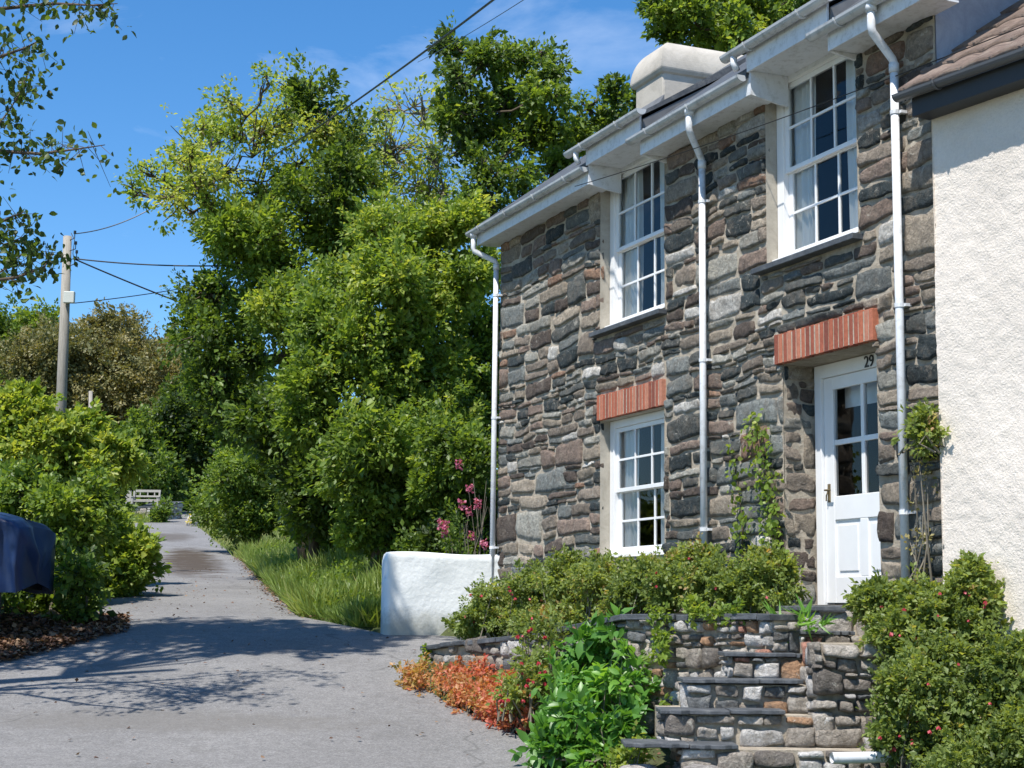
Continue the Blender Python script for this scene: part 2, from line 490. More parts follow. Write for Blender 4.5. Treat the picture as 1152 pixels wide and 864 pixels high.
def layout(L, z0, z1, holes, rng, hs=(.19, .46), ws=(.18, .62), kr=1.0):
    rects = []; z = z0
    while z < z1 - .03:
        H = rng.uniform(*hs)
        if z + H > z1 - hs[0] * .5: H = z1 - z
        x = -rng.uniform(0, ws[0])
        while x < L:
            Wd = rng.uniform(*ws)
            if x + Wd > L - ws[0] * .6: Wd = L - x
            xa = max(x, 0)
            p = rng.random()
            if rng.random() < .3 and H > .2:
                a = rng.uniform(.16, .3); b = rng.uniform(.6, .84)
                rows = [(0, a), (None, b), (None, 1)] if rng.random() < .5 else [(0, b), (None, 1)]
            elif H < .2:
                rows = [(0, 1)] if p < .55 else [(0, rng.uniform(.35, .65)), (None, 1)]
            elif H < .3:
                rows = [(0, 1)] if p < .28 else [(0, rng.uniform(.3, .7)), (None, 1)]
            else:
                if p < .1: rows = [(0, 1)]
                elif p < .6: rows = [(0, rng.uniform(.35, .65)), (None, 1)]
                else:
                    a = rng.uniform(.22, .4); b = rng.uniform(.55, .78); rows = [(0, a), (None, b), (None, 1)]
            prev = 0
            for (_, e) in rows:
                za, zb = z + prev * H, z + e * H; prev = e
                hh = zb - za
                wide = (x + Wd) - xa
                k = 1
                if wide > hh * 2.3 * kr and rng.random() < .65: k = 2
                if wide > hh * 4.2 * kr: k = 3 if rng.random() < .5 else 2
                cuts = sorted([0, 1] + [(j + rng.uniform(-.22, .22)) / k for j in range(1, k)])
                for c0, c1 in zip(cuts[:-1], cuts[1:]):
                    rects.append((xa + c0 * wide, xa + c1 * wide, za, zb))
            x += Wd
        z += H
    for (hx0, hx1, hz0, hz1) in holes:
        out = []
        for (a, b, c, d) in rects:
            if b <= hx0 or a >= hx1 or d <= hz0 or c >= hz1: out.append((a, b, c, d)); continue
            if a < hx0: out.append((a, hx0, c, d))
            if b > hx1: out.append((hx1, b, c, d))
            aa, bb = max(a, hx0), min(b, hx1)
            if c < hz0: out.append((aa, bb, c, hz0))
            if d > hz1: out.append((aa, bb, hz1, d))
        rects = out
    return [r for r in rects if r[1] - r[0] > .045 and r[3] - r[2] > .035]


SG = np.array([-1, -.95, -.78, -.52, -.26, 0, .26, .52, .78, .95, 1.0])
TG = np.array([-1, -.92, -.6, -.2, .2, .6, .92, 1.0])


def rubble(name, L, z0, z1, holes, mat, parent, Mx, pal, seed=1, hs=(.19, .46), ws=(.18, .62), gap=.006, proud=.020, warp=.04, topf=None, botf=None, kr=1.0):
    """stones in plane (x along, y = into wall, z up); Mx maps to world."""
    rng = random.Random(seed)
    R = layout(L, z0, z1, holes, rng, hs, ws, kr)
    if topf: R = [r for r in R if (r[2] + r[3]) / 2 < topf((r[0] + r[1]) / 2)]
    if botf: R = [r for r in R if r[3] > botf((r[0] + r[1]) / 2)]
    ns, nt_ = len(SG), len(TG)
    S, T = np.meshgrid(SG, TG)
    S = S.ravel(); T = T.ravel()
    Vs = []; cols = []
    pw = [p[1] for p in pal]
    for (a, b, c, d) in R:
        w, h = (b - a) / 2, (d - c) / 2
        g = rng.uniform(gap * .4, gap * 1.5)
        g = min(g, w * .25, h * .25)
        k = rng.uniform(.0, .34)
        x = (w - g) * S * np.sqrt(1 - k * .5 * T * T * np.abs(S) ** 2 * 1.2)
        z = (h - g) * T * np.sqrt(1 - k * .5 * S * S * np.abs(T) ** 2 * 1.2)
        j = min(w, h) * .26
        cj = [(rng.uniform(-j * .8, j * .55) * (1 if q & 1 else -1) * 1.0, rng.uniform(-j, j * .5) * (1 if q & 2 else -1)) for q in range(4)]
        wt = [(1 - S) * (1 - T) / 4, (1 + S) * (1 - T) / 4, (1 - S) * (1 + T) / 4, (1 + S) * (1 + T) / 4]
        x = x + sum(wt[q] * cj[q][0] for q in range(4)); z = z + sum(wt[q] * cj[q][1] for q in range(4))
        r = np.maximum(np.abs(S), np.abs(T))
        r = .85 * r + .15 * np.sqrt((S ** 2 + T ** 2) / 2)
        pr = rng.uniform(.3, 1.15) * proud
        y = .028 - (pr + .028) * (1 - np.clip(r, 0, 1) ** rng.uniform(9, 22))
        y = y + S * rng.uniform(-.012, .012) + T * rng.uniform(-.012, .010)
        edge = (np.abs(S) > .99) | (np.abs(T) > .99)
        y = np.where(edge, .045, y)
        Pq = np.stack([x + (a + b) / 2, y * 0 + rng.uniform(0, 50), z + (c + d) / 2], 1)
        y = y + np.where(edge, 0, .016 * vnoise(Pq, 10, 3) + .009 * vnoise(Pq, 28, 5))
        n1 = vnoise(Pq, 11, 7); n2 = vnoise(Pq, 11, 8)
        x = x + n1 * min(.02, w * .2); z = z + n2 * min(.018, h * .22)
        n3 = vnoise(Pq, 30, 17); x = x + n3 * .005; z = z - n3 * .005
        Vs.append(np.stack([x + (a + b) / 2, y, z + (c + d) / 2], 1))
        col = np.array(rng.choices([p[0] for p in pal], pw)[0]) * rng.uniform(.75, 1.25)
        cols.append(col)
    N = len(Vs)
    V = np.concatenate(Vs)
    # gentle course waviness, fading out near openings and ends
    fade = np.clip((V[:, 2] - z0) / .3, 0, 1) * np.clip((z1 - V[:, 2]) / .3, 0, 1)
    for (hx0, hx1, hz0, hz1) in holes:
        dx = np.maximum(np.maximum(hx0 - V[:, 0], V[:, 0] - hx1), 0); dz = np.maximum(np.maximum(hz0 - V[:, 2], V[:, 2] - hz1), 0)
        fade *= np.clip(np.sqrt(dx ** 2 + dz ** 2) / .3, 0, 1)
    Pw = np.stack([V[:, 0], np.zeros(len(V)), V[:, 2]], 1)
    V[:, 2] += fade * warp * vnoise(Pw, 1.5, 21)
    V[:, 0] += fade * warp * .7 * vnoise(Pw, 2.5, 22)
    i = (np.arange(nt_ - 1)[:, None] * ns + np.arange(ns - 1)[None]).ravel()
    Fq = np.stack([i, i + 1, i + ns + 1, i + ns], 1)
    F = (Fq[None] + (np.arange(N) * ns * nt_)[:, None, None]).reshape(-1, 4)
    C = np.repeat(np.array(cols), len(Fq), 0)
    return np_obj(name, V, F, mat, parent, False, {'scol': C}, Mx)


def wall_sheet(mb, L, z0, z1, holes, y, depth):
    """flat sheet with openings and their reveals"""
    xs = sorted({0, L, *[h[0] for h in holes], *[h[1] for h in holes]})
    zs = sorted({z0, z1, *[h[2] for h in holes], *[h[3] for h in holes]})
    for a, b in zip(xs[:-1], xs[1:]):
        for c, d in zip(zs[:-1], zs[1:]):
            mx, mz = (a + b) / 2, (c + d) / 2
            if any(h[0] < mx < h[1] and h[2] < mz < h[3] for h in holes): continue
            mb.add([(a, y, c), (b, y, c), (b, y, d), (a, y, d)], [(0, 1, 2, 3)])


# ------------------------------------------------------------------ the cottage
ORG = np.array([-0.1817, 21.4356, 0.0])
YAW = math.atan2(-.9219, .3875)
HM = Matrix.Translation(Vector((ORG[0], ORG[1], 0))) @ Matrix.Rotation(YAW, 4, 'Z')


def hw(x, w, z):
    v = HM @ Vector((x, w, z)); return np.array(v)


house = thing('stone_cottage', 'dark rubble stone cottage with white sash windows and a white half-glazed front door', 'house', tuple(hw(0, 0, 1.6)), YAW)
LH = 9.42
WIN = dict(ul=(3.12, 4.72, 5.00, 6.93), ur=(6.80, 8.31, 5.06, 6.93), ll=(3.14, 4.71, 2.33, 3.92))
DOOR = (7.04, 8.52, 1.80, 4.05)
LINT = [(3.13, 4.73, 3.92, 4.22), (6.98, 8.57, 4.05, 4.34)]
SILLS = [(3.02, 4.76, 4.90, 5.00), (6.66, 8.36, 4.96, 5.06)]
holes = [WIN['ul'][:2] + (4.9, 7.3), WIN['ur'][:2] + (4.96, 7.3), WIN['ll'], DOOR] + LINT
mb = MB()
TOPZ = 6.60
sheet_holes = [WIN['ul'], WIN['ur'], WIN['ll'], DOOR]
wall_sheet(mb, LH, 1.2, 6.93, sheet_holes, .014, .4)
wallo = mb.build('wall', M['mortar'], house, HM)
rub = rubble('stone_facing', LH, 1.3, 6.69, holes + SILLS, M['stone'], wallo, HM, PAL_WALL, 11, (.17, .40), (.30, 1.0), kr=2.1)
# reveals: rendered for windows
for k in ('ul', 'ur', 'll'):
    mb = MB()
    a, b, c, d = WIN[k]
    mb.add([(a, .0, c), (a, .4, c), (a, .4, d), (a, .0, d)], [(0, 1, 2, 3)])
    mb.add([(b, .0, c), (b, .4, c), (b, .4, d), (b, .0, d)], [(3, 2, 1, 0)])
    mb.add([(a, .0, d), (b, .0, d), (b, .4, d), (a, .4, d)], [(0, 1, 2, 3)])
    mb.add([(a, .0, c), (b, .0, c), (b, .4, c), (a, .4, c)], [(3, 2, 1, 0)])
    mb.build('window_reveal', M['cream'], wallo, HM)
mb = MB(); a, b, c, d = DOOR
mb.add([(a, .02, c), (a, .5, c), (a, .5, d), (a, .02, d)], [(0, 1, 2, 3)])
mb.add([(b, .02, c), (b, .5, c), (b, .5, d), (b, .02, d)], [(3, 2, 1, 0)])
mb.add([(a, .02, d), (b, .02, d), (b, .5, d), (a, .5, d)], [(0, 1, 2, 3)])
mb.build('door_reveal', M['mortar'], wallo, HM)
# stones lining the left door reveal
RM = HM @ Matrix.Translation(Vector((a + .0, .0, 0))) @ Matrix.Rotation(math.radians(90), 4, 'Z')
rubble('stone_reveal', .34, 1.8, 4.05, [], M['stone'], wallo, RM @ Matrix.Translation(Vector((.02, -.005, 0))), PAL_WALL, 5, (.2, .4), (.2, .34), warp=0, proud=.012)
# other walls of the house
DEP = 5.6
mb = MB()
mb.add([(0, .022, 1.2), (0, DEP, 1.2), (0, DEP, 6.7), (0, DEP / 2, 9.0), (0, .022, 6.7)], [(4, 3, 2, 1, 0)])
mb.add([(0, DEP, 1.2), (LH, DEP, 1.2), (LH, DEP, 6.9), (0, DEP, 6.9)], [(3, 2, 1, 0)])
mb.build('rear_wall', M['cream'], house, HM)
mb = MB(); g = LH
mb.prismx([(.03, 1.2), (DEP, 1.2), (DEP, 6.7), (DEP / 2, 9.0), (.03, 6.7)], g - .25, g - .004)
o = mb.build('gable_wall', M['bluegrey'], house, HM); o['label'] = 'blue-grey painted gable above the neighbouring roof'
# interior
mb = MB()
for (x0, x1, z0, z1) in ((.3, 5.6, 1.9, 4.4), (5.7, 9.1, 1.8, 4.4), (.3, 9.1, 4.5, 7.0)):
    mb.add([(x0, 2.6, z0), (x1, 2.6, z0), (x1, 2.6, z1), (x0, 2.6, z1), (x0, .5, z0), (x1, .5, z0), (x1, .5, z1), (x0, .5, z1)],
           [(0, 1, 2, 3), (4, 5, 1, 0), (3, 2, 6, 7), (0, 3, 7, 4), (1, 5, 6, 2)])
mb.build('room', M['room'], house, HM)

# brick lintels
for li, (a, b, c, d) in enumerate(LINT):
    mb = MB(); n = int((b - a) / .073); w = (b - a) / n; rr = random.Random(li + 3)
    for k in range(n):
        e = rr.uniform(-.006, .004)
        mb.box(a + k * w + .0095, a + (k + 1) * w - .0095, -.045 + e, .30, c + rr.uniform(0, .006), d - rr.uniform(0, .01), rr.random())
    lo = mb.build('brick_lintel', M['brick'], house, HM, bevel=.004, tints=True)
    mb = MB(); mb.box(a + .01, b - .01, -.040, .29, c + .012, d - .015)
    mb.build('pointing', M['mortar'], lo, HM)

# slate sills
for (a, b, c, d) in SILLS:
    mb = MB(); mb.box(a, b, -.10, .13, c + .02, c + .075)
    mb.build('slate_sill', M['slate'], house, HM, bevel=.006)


def sash_window(key, rows=2, cols=3, curt=(0, .32)):
    a, b, c, d = WIN[key]
    f = MB(); y0 = .125
    fw = .115
    # box frame
    f.box(a + .004, a + fw, y0, y0 + .12, c + .05, d - .003)
    f.box(b - fw, b - .004, y0, y0 + .12, c + .05, d - .003)
    f.box(a + fw + .001, b - fw - .001, y0 + .002, y0 + .12, d - .09, d - .003)
    f.box(a + .005, b - .005, y0 - .07, y0 + .12, c + .002, c + .048)
    win = f.build('window', M['white'], house, HM, bevel=.004)
    sa, sb = a + fw + .002, b - fw - .002
    zt, zb = d - .092, c + .05
    mid = (zt + zb) / 2
    for (za, zb2, yy) in ((mid - .02, zt, y0 + .025), (zb, mid + .02, y0 + .062)):
        s = MB(); st = .065
        s.box(sa, sa + st, yy, yy + .035, za, zb2)
        s.box(sb - st, sb, yy, yy + .035, za, zb2)
        s.box(sa + st, sb - st, yy + .001, yy + .034, zb2 - .05, zb2)
        s.box(sa + st, sb - st, yy - .001, yy + .036, za, za + (.075 if yy > y0 + .05 else .045))
        gx0, gx1 = sa + st, sb - st; gz0 = za + .05; gz1 = zb2 - .05
        for k in range(1, cols):
            xx = gx0 + (gx1 - gx0) * k / cols
            s.box(xx - .013, xx + .013, yy + .003, yy + .03, gz0 - .004, gz1 + .004)
        for k in range(1, rows):
            zz = gz0 + (gz1 - gz0) * k / rows
            s.box(gx0 - .002, gx1 + .002, yy + .0045, yy + .0285, zz - .013, zz + .013)
        so = s.build('sash', M['white'], win, HM, bevel=.003)
        p = MB(); p.add([(gx0 - .01, yy + .017, gz0 - .01), (gx1 + .01, yy + .017, gz0 - .01), (gx1 + .01, yy + .017, gz1 + .01), (gx0 - .01, yy + .017, gz1 + .01)], [(0, 1, 2, 3)])
        p.build('pane', M['glass'], win, HM)
    # net curtains hanging at both sides
    for (u0, u1) in curt if isinstance(curt[0], tuple) else (curt,):
        n = 60; xs = np.linspace(a + .08 + u0 * (b - a - .16), a + .08 + u1 * (b - a - .16), n)
        zz = np.linspace(c + .06, d - .05, 10)
        X, Z = np.meshgrid(xs, zz)
        Yy = .245 + .018 * np.sin(X * 70 + np.sin(X * 13) * 2) + .01 * np.sin(X * 31 + Z * 2)
        i = (np.arange(9)[:, None] * n + np.arange(n - 1)[None]).ravel()
        F = np.stack([i, i + 1, i + n + 1, i + n], 1)
        np_obj('curtain', np.stack([X.ravel(), Yy.ravel(), Z.ravel()], 1), F, M['curtain'], win, True, {'tint': RNG.random(len(F)) * .2 + .6}, HM)
    return win


sash_window('ul', curt=((0, .36), (.66, 1)))
sash_window('ur', curt=((0, .30), (.72, 1)))
sash_window('ll', curt=((0, .30), (.70, 1)))

# front door ---------------------------------------------------------------
a, b, c, d = DOOR
yd = .34
f = MB()
f.box(a + .03, a + .14, yd, yd + .12, c, d - .004)
f.box(b - .13, b - .02, yd, yd + .12, c, d - .004)
f.box(a + .141, b - .131, yd + .001, yd + .12, d - .13, d - .005)
fr = f.build('door_frame', M['white'], house, HM, bevel=.005)
tc = bpy.data.curves.new('house_number', 'FONT'); tc.body = '29'; tc.size = .15; tc.extrude = .004; tc.align_x = 'CENTER'
tmp = bpy.data.objects.new('tmp_text', tc); COL.objects.link(tmp); bpy.context.view_layer.update()
tme = bpy.data.meshes.new_from_object(tmp.evaluated_get(bpy.context.evaluated_depsgraph_get())); bpy.data.objects.remove(tmp)
tv_ = np.array([v.co[:] for v in tme.vertices]); tf_ = [tuple(p.vertices) for p in tme.polygons]
np_obj('house_number', tv_, tf_, M['black'], fr, False, None, HM @ Matrix.Translation(Vector((7.96, yd - .006, d - .122))) @ Matrix.Rotation(math.radians(90), 4, 'X'))
la, lb, lz0, lz1 = a + .143, b - .133, c + .02, d - .133
dm = MB(); yy = yd + .03
st = .15; xm = (la + lb) / 2
dm.box(la, la + st, yy, yy + .05, lz0, lz1); dm.box(lb - st, lb, yy, yy + .05, lz0, lz1)
dm.box(la + st, lb - st, yy + .001, yy + .049, lz1 - .12, lz1)
gz0, gz1 = lz0 + .98, lz1 - .12
dm.box(la + st, lb - st, yy + .001, yy + .049, gz0 - .22, gz0)
dm.box(la + st, lb - st, yy + .001, yy + .049, lz0, lz0 + .24)
dm.box(xm - .06, xm + .06, yy + .002, yy + .048, lz0 + .24, gz0 - .22)
dm.box(la + st - .001, lb - st + .001, yy + .018, yy + .036, lz0 + .2, gz0 - .2)
for (x0, x1) in ((la + st + .05, xm - .11), (xm + .11, lb - st - .05)):
    dm.box(x0, x1, yy + .008, yy + .03, lz0 + .29, gz0 - .27)
dm.box(xm - .025, xm + .025, yy + .004, yy + .046, gz0, gz1)
zm = (gz0 + gz1) / 2
dm.box(la + st, lb - st, yy + .006, yy + .044, zm - .025, zm + .025)
dr = dm.build('door', M['white'], house, HM, bevel=.005)
p = MB(); p.add([(la + st - .01, yy + .025, gz0 - .01), (lb - st + .01, yy + .025, gz0 - .01), (lb - st + .01, yy + .025, gz1 + .01), (la + st - .01, yy + .025, gz1 + .01)], [(0, 1, 2, 3)])
p.build('pane', M['glass'], dr, HM)
h = MB(); hx = la + .07
h.box(hx - .02, hx + .02, yy - .008, yy + .001, gz0 - .05, gz0 + .12)
h.tube([(hx, yy - .01, gz0 + .06), (hx, yy - .055, gz0 + .06), (hx + .01, yy - .06, gz0 + .06), (hx + .10, yy - .06, gz0 + .055)], .009, 6)
h.tube([(hx - .01, yy - .03, gz0 - .04), (hx, yy - .035, gz0 + .01), (hx - .0, yy - .02, gz0 + .05)], .007, 6)
h.build('handle', M['metal'], dr, HM)
mb = MB(); mb.box(a - .02, b + .02, -.12, yd + .1, c - .085, c - .004)
mb.build('door_step', M['slate'], house, HM, bevel=.008)
# blind behind door glass
n = MB(); n.add([(la + .1, yd + .2, gz1 - .16), (lb - .1, yd + .2, gz1 - .16), (lb - .1, yd + .2, gz1 + .05), (la + .1, yd + .2, gz1 + .05)], [(0, 1, 2, 3)])
n.build('blind', M['curtain'], dr, HM, tints=True)

# eaves: stepped gutters, fascias and soffits ------------------------------
def half_gutter(x0, x1, yc, zc, r, mat, parent, Mx, sag=0.0, ends=True):
    mb = MB(); n = 9
    for rr in (r, r - .006):
        pass
    ring = [(yc + r * math.cos(math.pi + math.pi * k / (n - 1)), zc + r * math.sin(math.pi + math.pi * k / (n - 1))) for k in range(n)]
    ring2 = [(yc + (r - .007) * math.cos(math.pi + math.pi * k / (n - 1)), zc + (r - .007) * math.sin(math.pi + math.pi * k / (n - 1))) for k in range(n - 1, -1, -1)]
    poly = [(y, z) for y, z in ring + ring2]
    m = len(poly)
    mb.add([(x0, y, z) for y, z in poly] + [(x1, y, z - sag) for y, z in poly], [(i, i + m, (i + 1) % m + m, (i + 1) % m) for i in range(m)])
    if ends:
        for x, s in ((x0, 0), (x1 - .01, sag)):
            mb.prismx([(y, z - s) for y, z in ring], x, x + .01)
    # joints / brackets
    k = x0 + .45
    while k < x1 - .2:
        mb.tube([(k, yc - r * 1.1 * math.cos(t), zc - sag * (k - x0) / (x1 - x0) - r * 1.12 * math.sin(t)) for t in np.linspace(0, math.pi, 9)], .011, 5)
        k += .92
    return mb.build('gutter', mat, parent, Mx, smooth=False)


LOW = [(-.12, 3.40, -.25, 3.43, 0), (4.76, 7.00, 4.60, 6.98, 0), (8.36, 9.72, 8.16, 9.80, .0)]
for (x0, x1, g0, g1, sag) in LOW:
    mb = MB(); mb.box(x0, x1, -.30, -.272, 6.665, 6.865)
    mb.build('fascia', M['wupvc'], house, HM, bevel=.003)
    mb = MB(); mb.box(x0 + .001, x1 - .001, -.271, .03, 6.672, 6.69)
    mb.build('soffit', M['wupvc'], house, HM)
    half_gutter(g0, g1, -.364, 6.86, .062, M['gut'], house, HM)
for (x0, x1, g0, g1) in ((3.40, 4.76, 3.03, 4.93), (7.00, 8.36, 6.70, 8.50)):
    mb = MB(); mb.box(x0, x1, -.33, -.302, 6.885, 7.13)
    mb.build('fascia', M['wupvc'], house, HM, bevel=.003)
    mb = MB(); mb.box(x0 + .02, x1 - .02, -.301, .12, 6.90, 6.918)
    # white cheeks at both ends, wedge shaped like the photograph's
    for xx in (x0, x1 - .03):
        mb.prismx([(-.301, 6.662), (.0, 6.61), (.122, 6.60), (.122, 6.899), (-.301, 6.899)], xx, xx + .028)
    mb.box(x0 + .03, x1 - .03, .121, .20, 6.86, 7.3)
    mb.build('dormer_soffit', M['wupvc'], house, HM)
    half_gutter(g0, g1, -.394, 7.12, .062, M['gut'], house, HM)
    mb = MB()
    mb.tube([(x0 - .12, -.40, 7.07), (x0 - .12, -.40, 7.0), (x0 - .10, -.375, 6.93)], .034, 8)
    mb.build('gutter_spout', M['wupvc'], house, HM, smooth=True)
# roof
mb = MB(); tn = math.tan(math.radians(36)); RW = DEP / 2
zr = 6.93 + (RW + .36) * tn
def rz_(y): return 6.90 + (y + .36) * tn
for (x0, x1, y0) in ((-.3, 3.39, -.33), (3.39, 4.77, .28), (4.77, 6.99, -.33), (6.99, 8.37, .28), (8.37, 9.8, -.33)):
    mb.add([(x0, y0, rz_(y0)), (x1, y0, rz_(y0)), (x1, RW, zr), (x0, RW, zr), (x0, y0, rz_(y0) - .1), (x1, y0, rz_(y0) - .1), (x1, RW, zr - .1), (x0, RW, zr - .1)],
           [(0, 1, 2, 3), (7, 6, 5, 4), (0, 4, 5, 1), (0, 3, 7, 4), (1, 5, 6, 2)])
mb.add([(-.3, RW, zr), (9.8, RW, zr), (9.8, DEP + .3, 6.9), (-.3, DEP + .3, 6.9)], [(0, 1, 2, 3)])
for (x0, x1) in ((3.36, 4.80), (6.96, 8.40)):   # low catslide dormer roofs over the upper windows
    mb.add([(x0, -.38, 7.10), (x1, -.38, 7.10), (x1, 1.0, 7.95), (x0, 1.0, 7.95), (x0, -.38, 7.06), (x1, -.38, 7.06), (x1, 1.0, 7.85), (x0, 1.0, 7.85)],
           [(0, 1, 2, 3), (7, 6, 5, 4), (0, 4, 5, 1), (0, 3, 7, 4), (1, 5, 6, 2)])
roofo = mb.build('roof', M['slate'], house, HM)
for xx in (3.375, 4.765, 6.975, 8.365):
    mb = MB(); mb.prismx([(-.30, 6.925), (-.30, 7.06), (1.0, 7.84), (1.0, 7.70), (.25, 6.925)], xx, xx + .02)
    mb.build('dormer_cheek', M['lead'], house, HM)
# chimney
mb = MB()
cx0, cx1, cy0, cy1 = .14, .97, 2.0, 3.9
mb.box(cx0, cx1, cy0, cy1, 7.5, 9.18)
cho = mb.build('chimney', M['chim'], house, HM, bevel=.03)
V = []; F = []
prof_c = [(0, 9.12), (.03, 9.14), (.05, 9.18)] + [(-.30 + .355 * math.cos(t_) ** .8, 9.20 + .46 * math.sin(t_) ** 1.1) for t_ in np.linspace(0, math.pi / 2 - .05, 18)]
for (e, z) in prof_c:
    V += [(cx0 - e, cy0 - e, z), (cx1 + e, cy0 - e, z), (cx1 + e, cy1 + e, z), (cx0 - e, cy1 + e, z)]
for i in range(len(prof_c) - 1):
    for k in range(4): F.append((i * 4 + k, i * 4 + (k + 1) % 4, i * 4 + 4 + (k + 1) % 4, i * 4 + 4 + k))
F.append((len(V) - 4, len(V) - 3, len(V) - 2, len(V) - 1))
np_obj('chimney_cap', V, F, M['chim'], cho, False, None, HM, .0)
mb = MB(); mb.prismx([(cy0 - .12, 8.50), (cy0 - .03, 8.66), (cy0 - .03, 8.78), (cy0 - .16, 8.56)], cx0 - .1, cx1 + .1)
mb.build('flashing', M['lead'], cho, HM)


def downpipe(x, ztop, zbot, gx, gz, gy):
    mb = MB(); r = .036; y = -.085
    mb.tube([(gx, gy, gz), (gx, gy, gz - .20), (gx, gy + .01, gz - .24), (x, y - .015, ztop + .07), (x, y, ztop + .03), (x, y, ztop - .02)], r, 12)
    mb.tube([(x, y, ztop + .005), (x, y, zbot)], r, 12)
    mb.tube([(gx, gy, gz + .02), (gx, gy, gz - .06)], r + .012, 12)
    mb.tube([(x, y, ztop + .03), (x, y, ztop - .05)], r + .008, 12)
    o = mb.build('downpipe', M['wupvc'], house, HM, smooth=False)
    for p in o.data.polygons: p.use_smooth = len(p.vertices) == 4
    for z in (ztop - .4, (ztop * .55 + zbot * .45), zbot + .8):
        m2 = MB(); m2.tube([(x, y, z - .018), (x, y, z + .018)], r + .006, 12); m2.box(x - .06, x + .06, y + .02, .0, z - .012, z + .012)
        m2.build('bracket', M['wupvc'], o, HM)
    return o


downpipe(.07, 6.36, 1.75, -.08, 6.82, -.365)
downpipe(5.70, 6.34, 1.75, 5.93, 6.82, -.365)
downpipe(8.99, 6.34, 1.75, 9.07, 6.82, -.365)

# ------------------------------------------------------------------ neighbour house
NYAW = -math.pi / 2 + math.radians(32)
nO = hw(9.40, -.03, 0)
NM = Matrix.Translation(Vector((nO[0], nO[1], 0))) @ Matrix.Rotation(NYAW, 4, 'Z')
neigh = thing('rendered_house', 'cream roughcast house with brown tiled roof adjoining the stone cottage', 'house', (nO[0], nO[1], 1.0), NYAW)
NL = 6.0; NT_ = 5.93
nx, nz = 230, 190
xs = np.linspace(0, NL, nx); zs = np.linspace(.3, NT_, nz)
X, Z = np.meshgrid(xs, zs)
P = np.stack([X.ravel(), np.zeros(X.size), Z.ravel()], 1)
P[:, 1] = -.003 * vnoise(P, 16, 4) - .005 * vnoise(P, 40, 6) - .02 * vnoise(P, 1.2, 8)
i = (np.arange(nz - 1)[:, None] * nx + np.arange(nx - 1)[None]).ravel()
F = np.stack([i, i + 1, i + nx + 1, i + nx], 1)
np_obj('wall', P, F, M['neigh'], neigh, True, None, NM)
mb = MB()
mb.add([(0, 0, .3), (0, 6, .3), (0, 6, 6), (0, 0, 5.93)], [(0, 1, 2, 3)])
mb.add([(NL, 0, .3), (NL, 6, .3), (NL, 6, 6), (NL, 0, 5.93)], [(3, 2, 1, 0)])
mb.add([(0, 6, .3), (NL, 6, .3), (NL, 6, 6), (0, 6, 6)], [(3, 2, 1, 0)])
mb.build('side_wall', M['neigh'], neigh, NM)
mb = MB(); mb.box(-.02, NL, -.20, -.17, 5.76, 5.92); mb.box(-.02, NL, -.169, -.0, 5.765, 5.785)
mb.box(-.02, -.0, -.169, .0, 5.786, 5.92)
mb.build('fascia', M['dkfas'], neigh, NM, bevel=.003)
half_gutter(-.13, NL, -.262, 5.955, .055, M['dkgut'], neigh, NM)
# interlocking tiles: courses with a rolled profile
pitch = math.radians(38); course = .33; V = []; Fc = []
ncol = 150; xs = np.linspace(-.06, NL, ncol)
prof_x = .022 * np.abs(np.sin(xs / .30 * math.pi)) ** .8
for j in range(16):
    rows = [(j * course - .03, .035), (j * course - .03, .055), ((j + 1) * course, .03)]
    base = len(V)
    for q, (s, lift) in enumerate(rows):
        for x, pz in zip(xs, prof_x):
            hgt = (lift if q else lift - .02) + (pz if q else pz * .9)
            V.append((x, -.25 + s * math.cos(pitch) - hgt * math.sin(pitch), 5.95 + s * math.sin(pitch) + hgt * math.cos(pitch)))
    for q in range(2):
        for k in range(ncol - 1):
            a0 = base + q * ncol + k; Fc.append((a0, a0 + 1, a0 + ncol + 1, a0 + ncol))
np_obj('roof', np.array(V), np.array(Fc), M['tile'], neigh, True, None, NM)
mb = MB()
s1 = 16 * course
cp_, sp_ = s1 * math.cos(pitch), s1 * math.sin(pitch)
mb.add([(-.05, -.25, 5.93), (NL, -.25, 5.93), (NL, -.25 + cp_, 5.93 + sp_), (-.05, -.25 + cp_, 5.93 + sp_)], [(0, 1, 2, 3)])
mb.add([(-.05, -.25, 5.89), (-.05, -.25, 5.99), (-.05, -.25 + cp_, 5.99 + sp_), (-.05, -.25 + cp_, 5.89 + sp_)], [(0, 1, 2, 3)])
mb.build('verge', M['dkfas'], neigh, NM)

# ------------------------------------------------------------------ foliage
DIAM_V = np.array([[0, 0, 0], [-.30, .5, .10], [0, 1, 0], [.30, .5, .10]]); DIAM_F = np.array([[0, 1, 2], [0, 2, 3]])
BROAD_V = np.array([[0, 0, 0], [-.27, .28, .06], [0, .3, 0], [.27, .28, .06], [-.30, .58, .03], [0, .6, -.03], [.30, .58, .03], [0, 1, -.14]])
BROAD_F = np.array([[0, 1, 2], [0, 2, 3], [1, 4, 5], [1, 5, 2], [2, 5, 6], [2, 6, 3], [4, 7, 5], [5, 7, 6]])
BLADE_V = np.array([[-.035, 0, 0], [.035, 0, 0], [.022, .55, .05], [-.022, .55, .05], [0, 1, .22]]); BLADE_F = np.array([[0, 1, 2], [0, 2, 3], [3, 2, 4]])


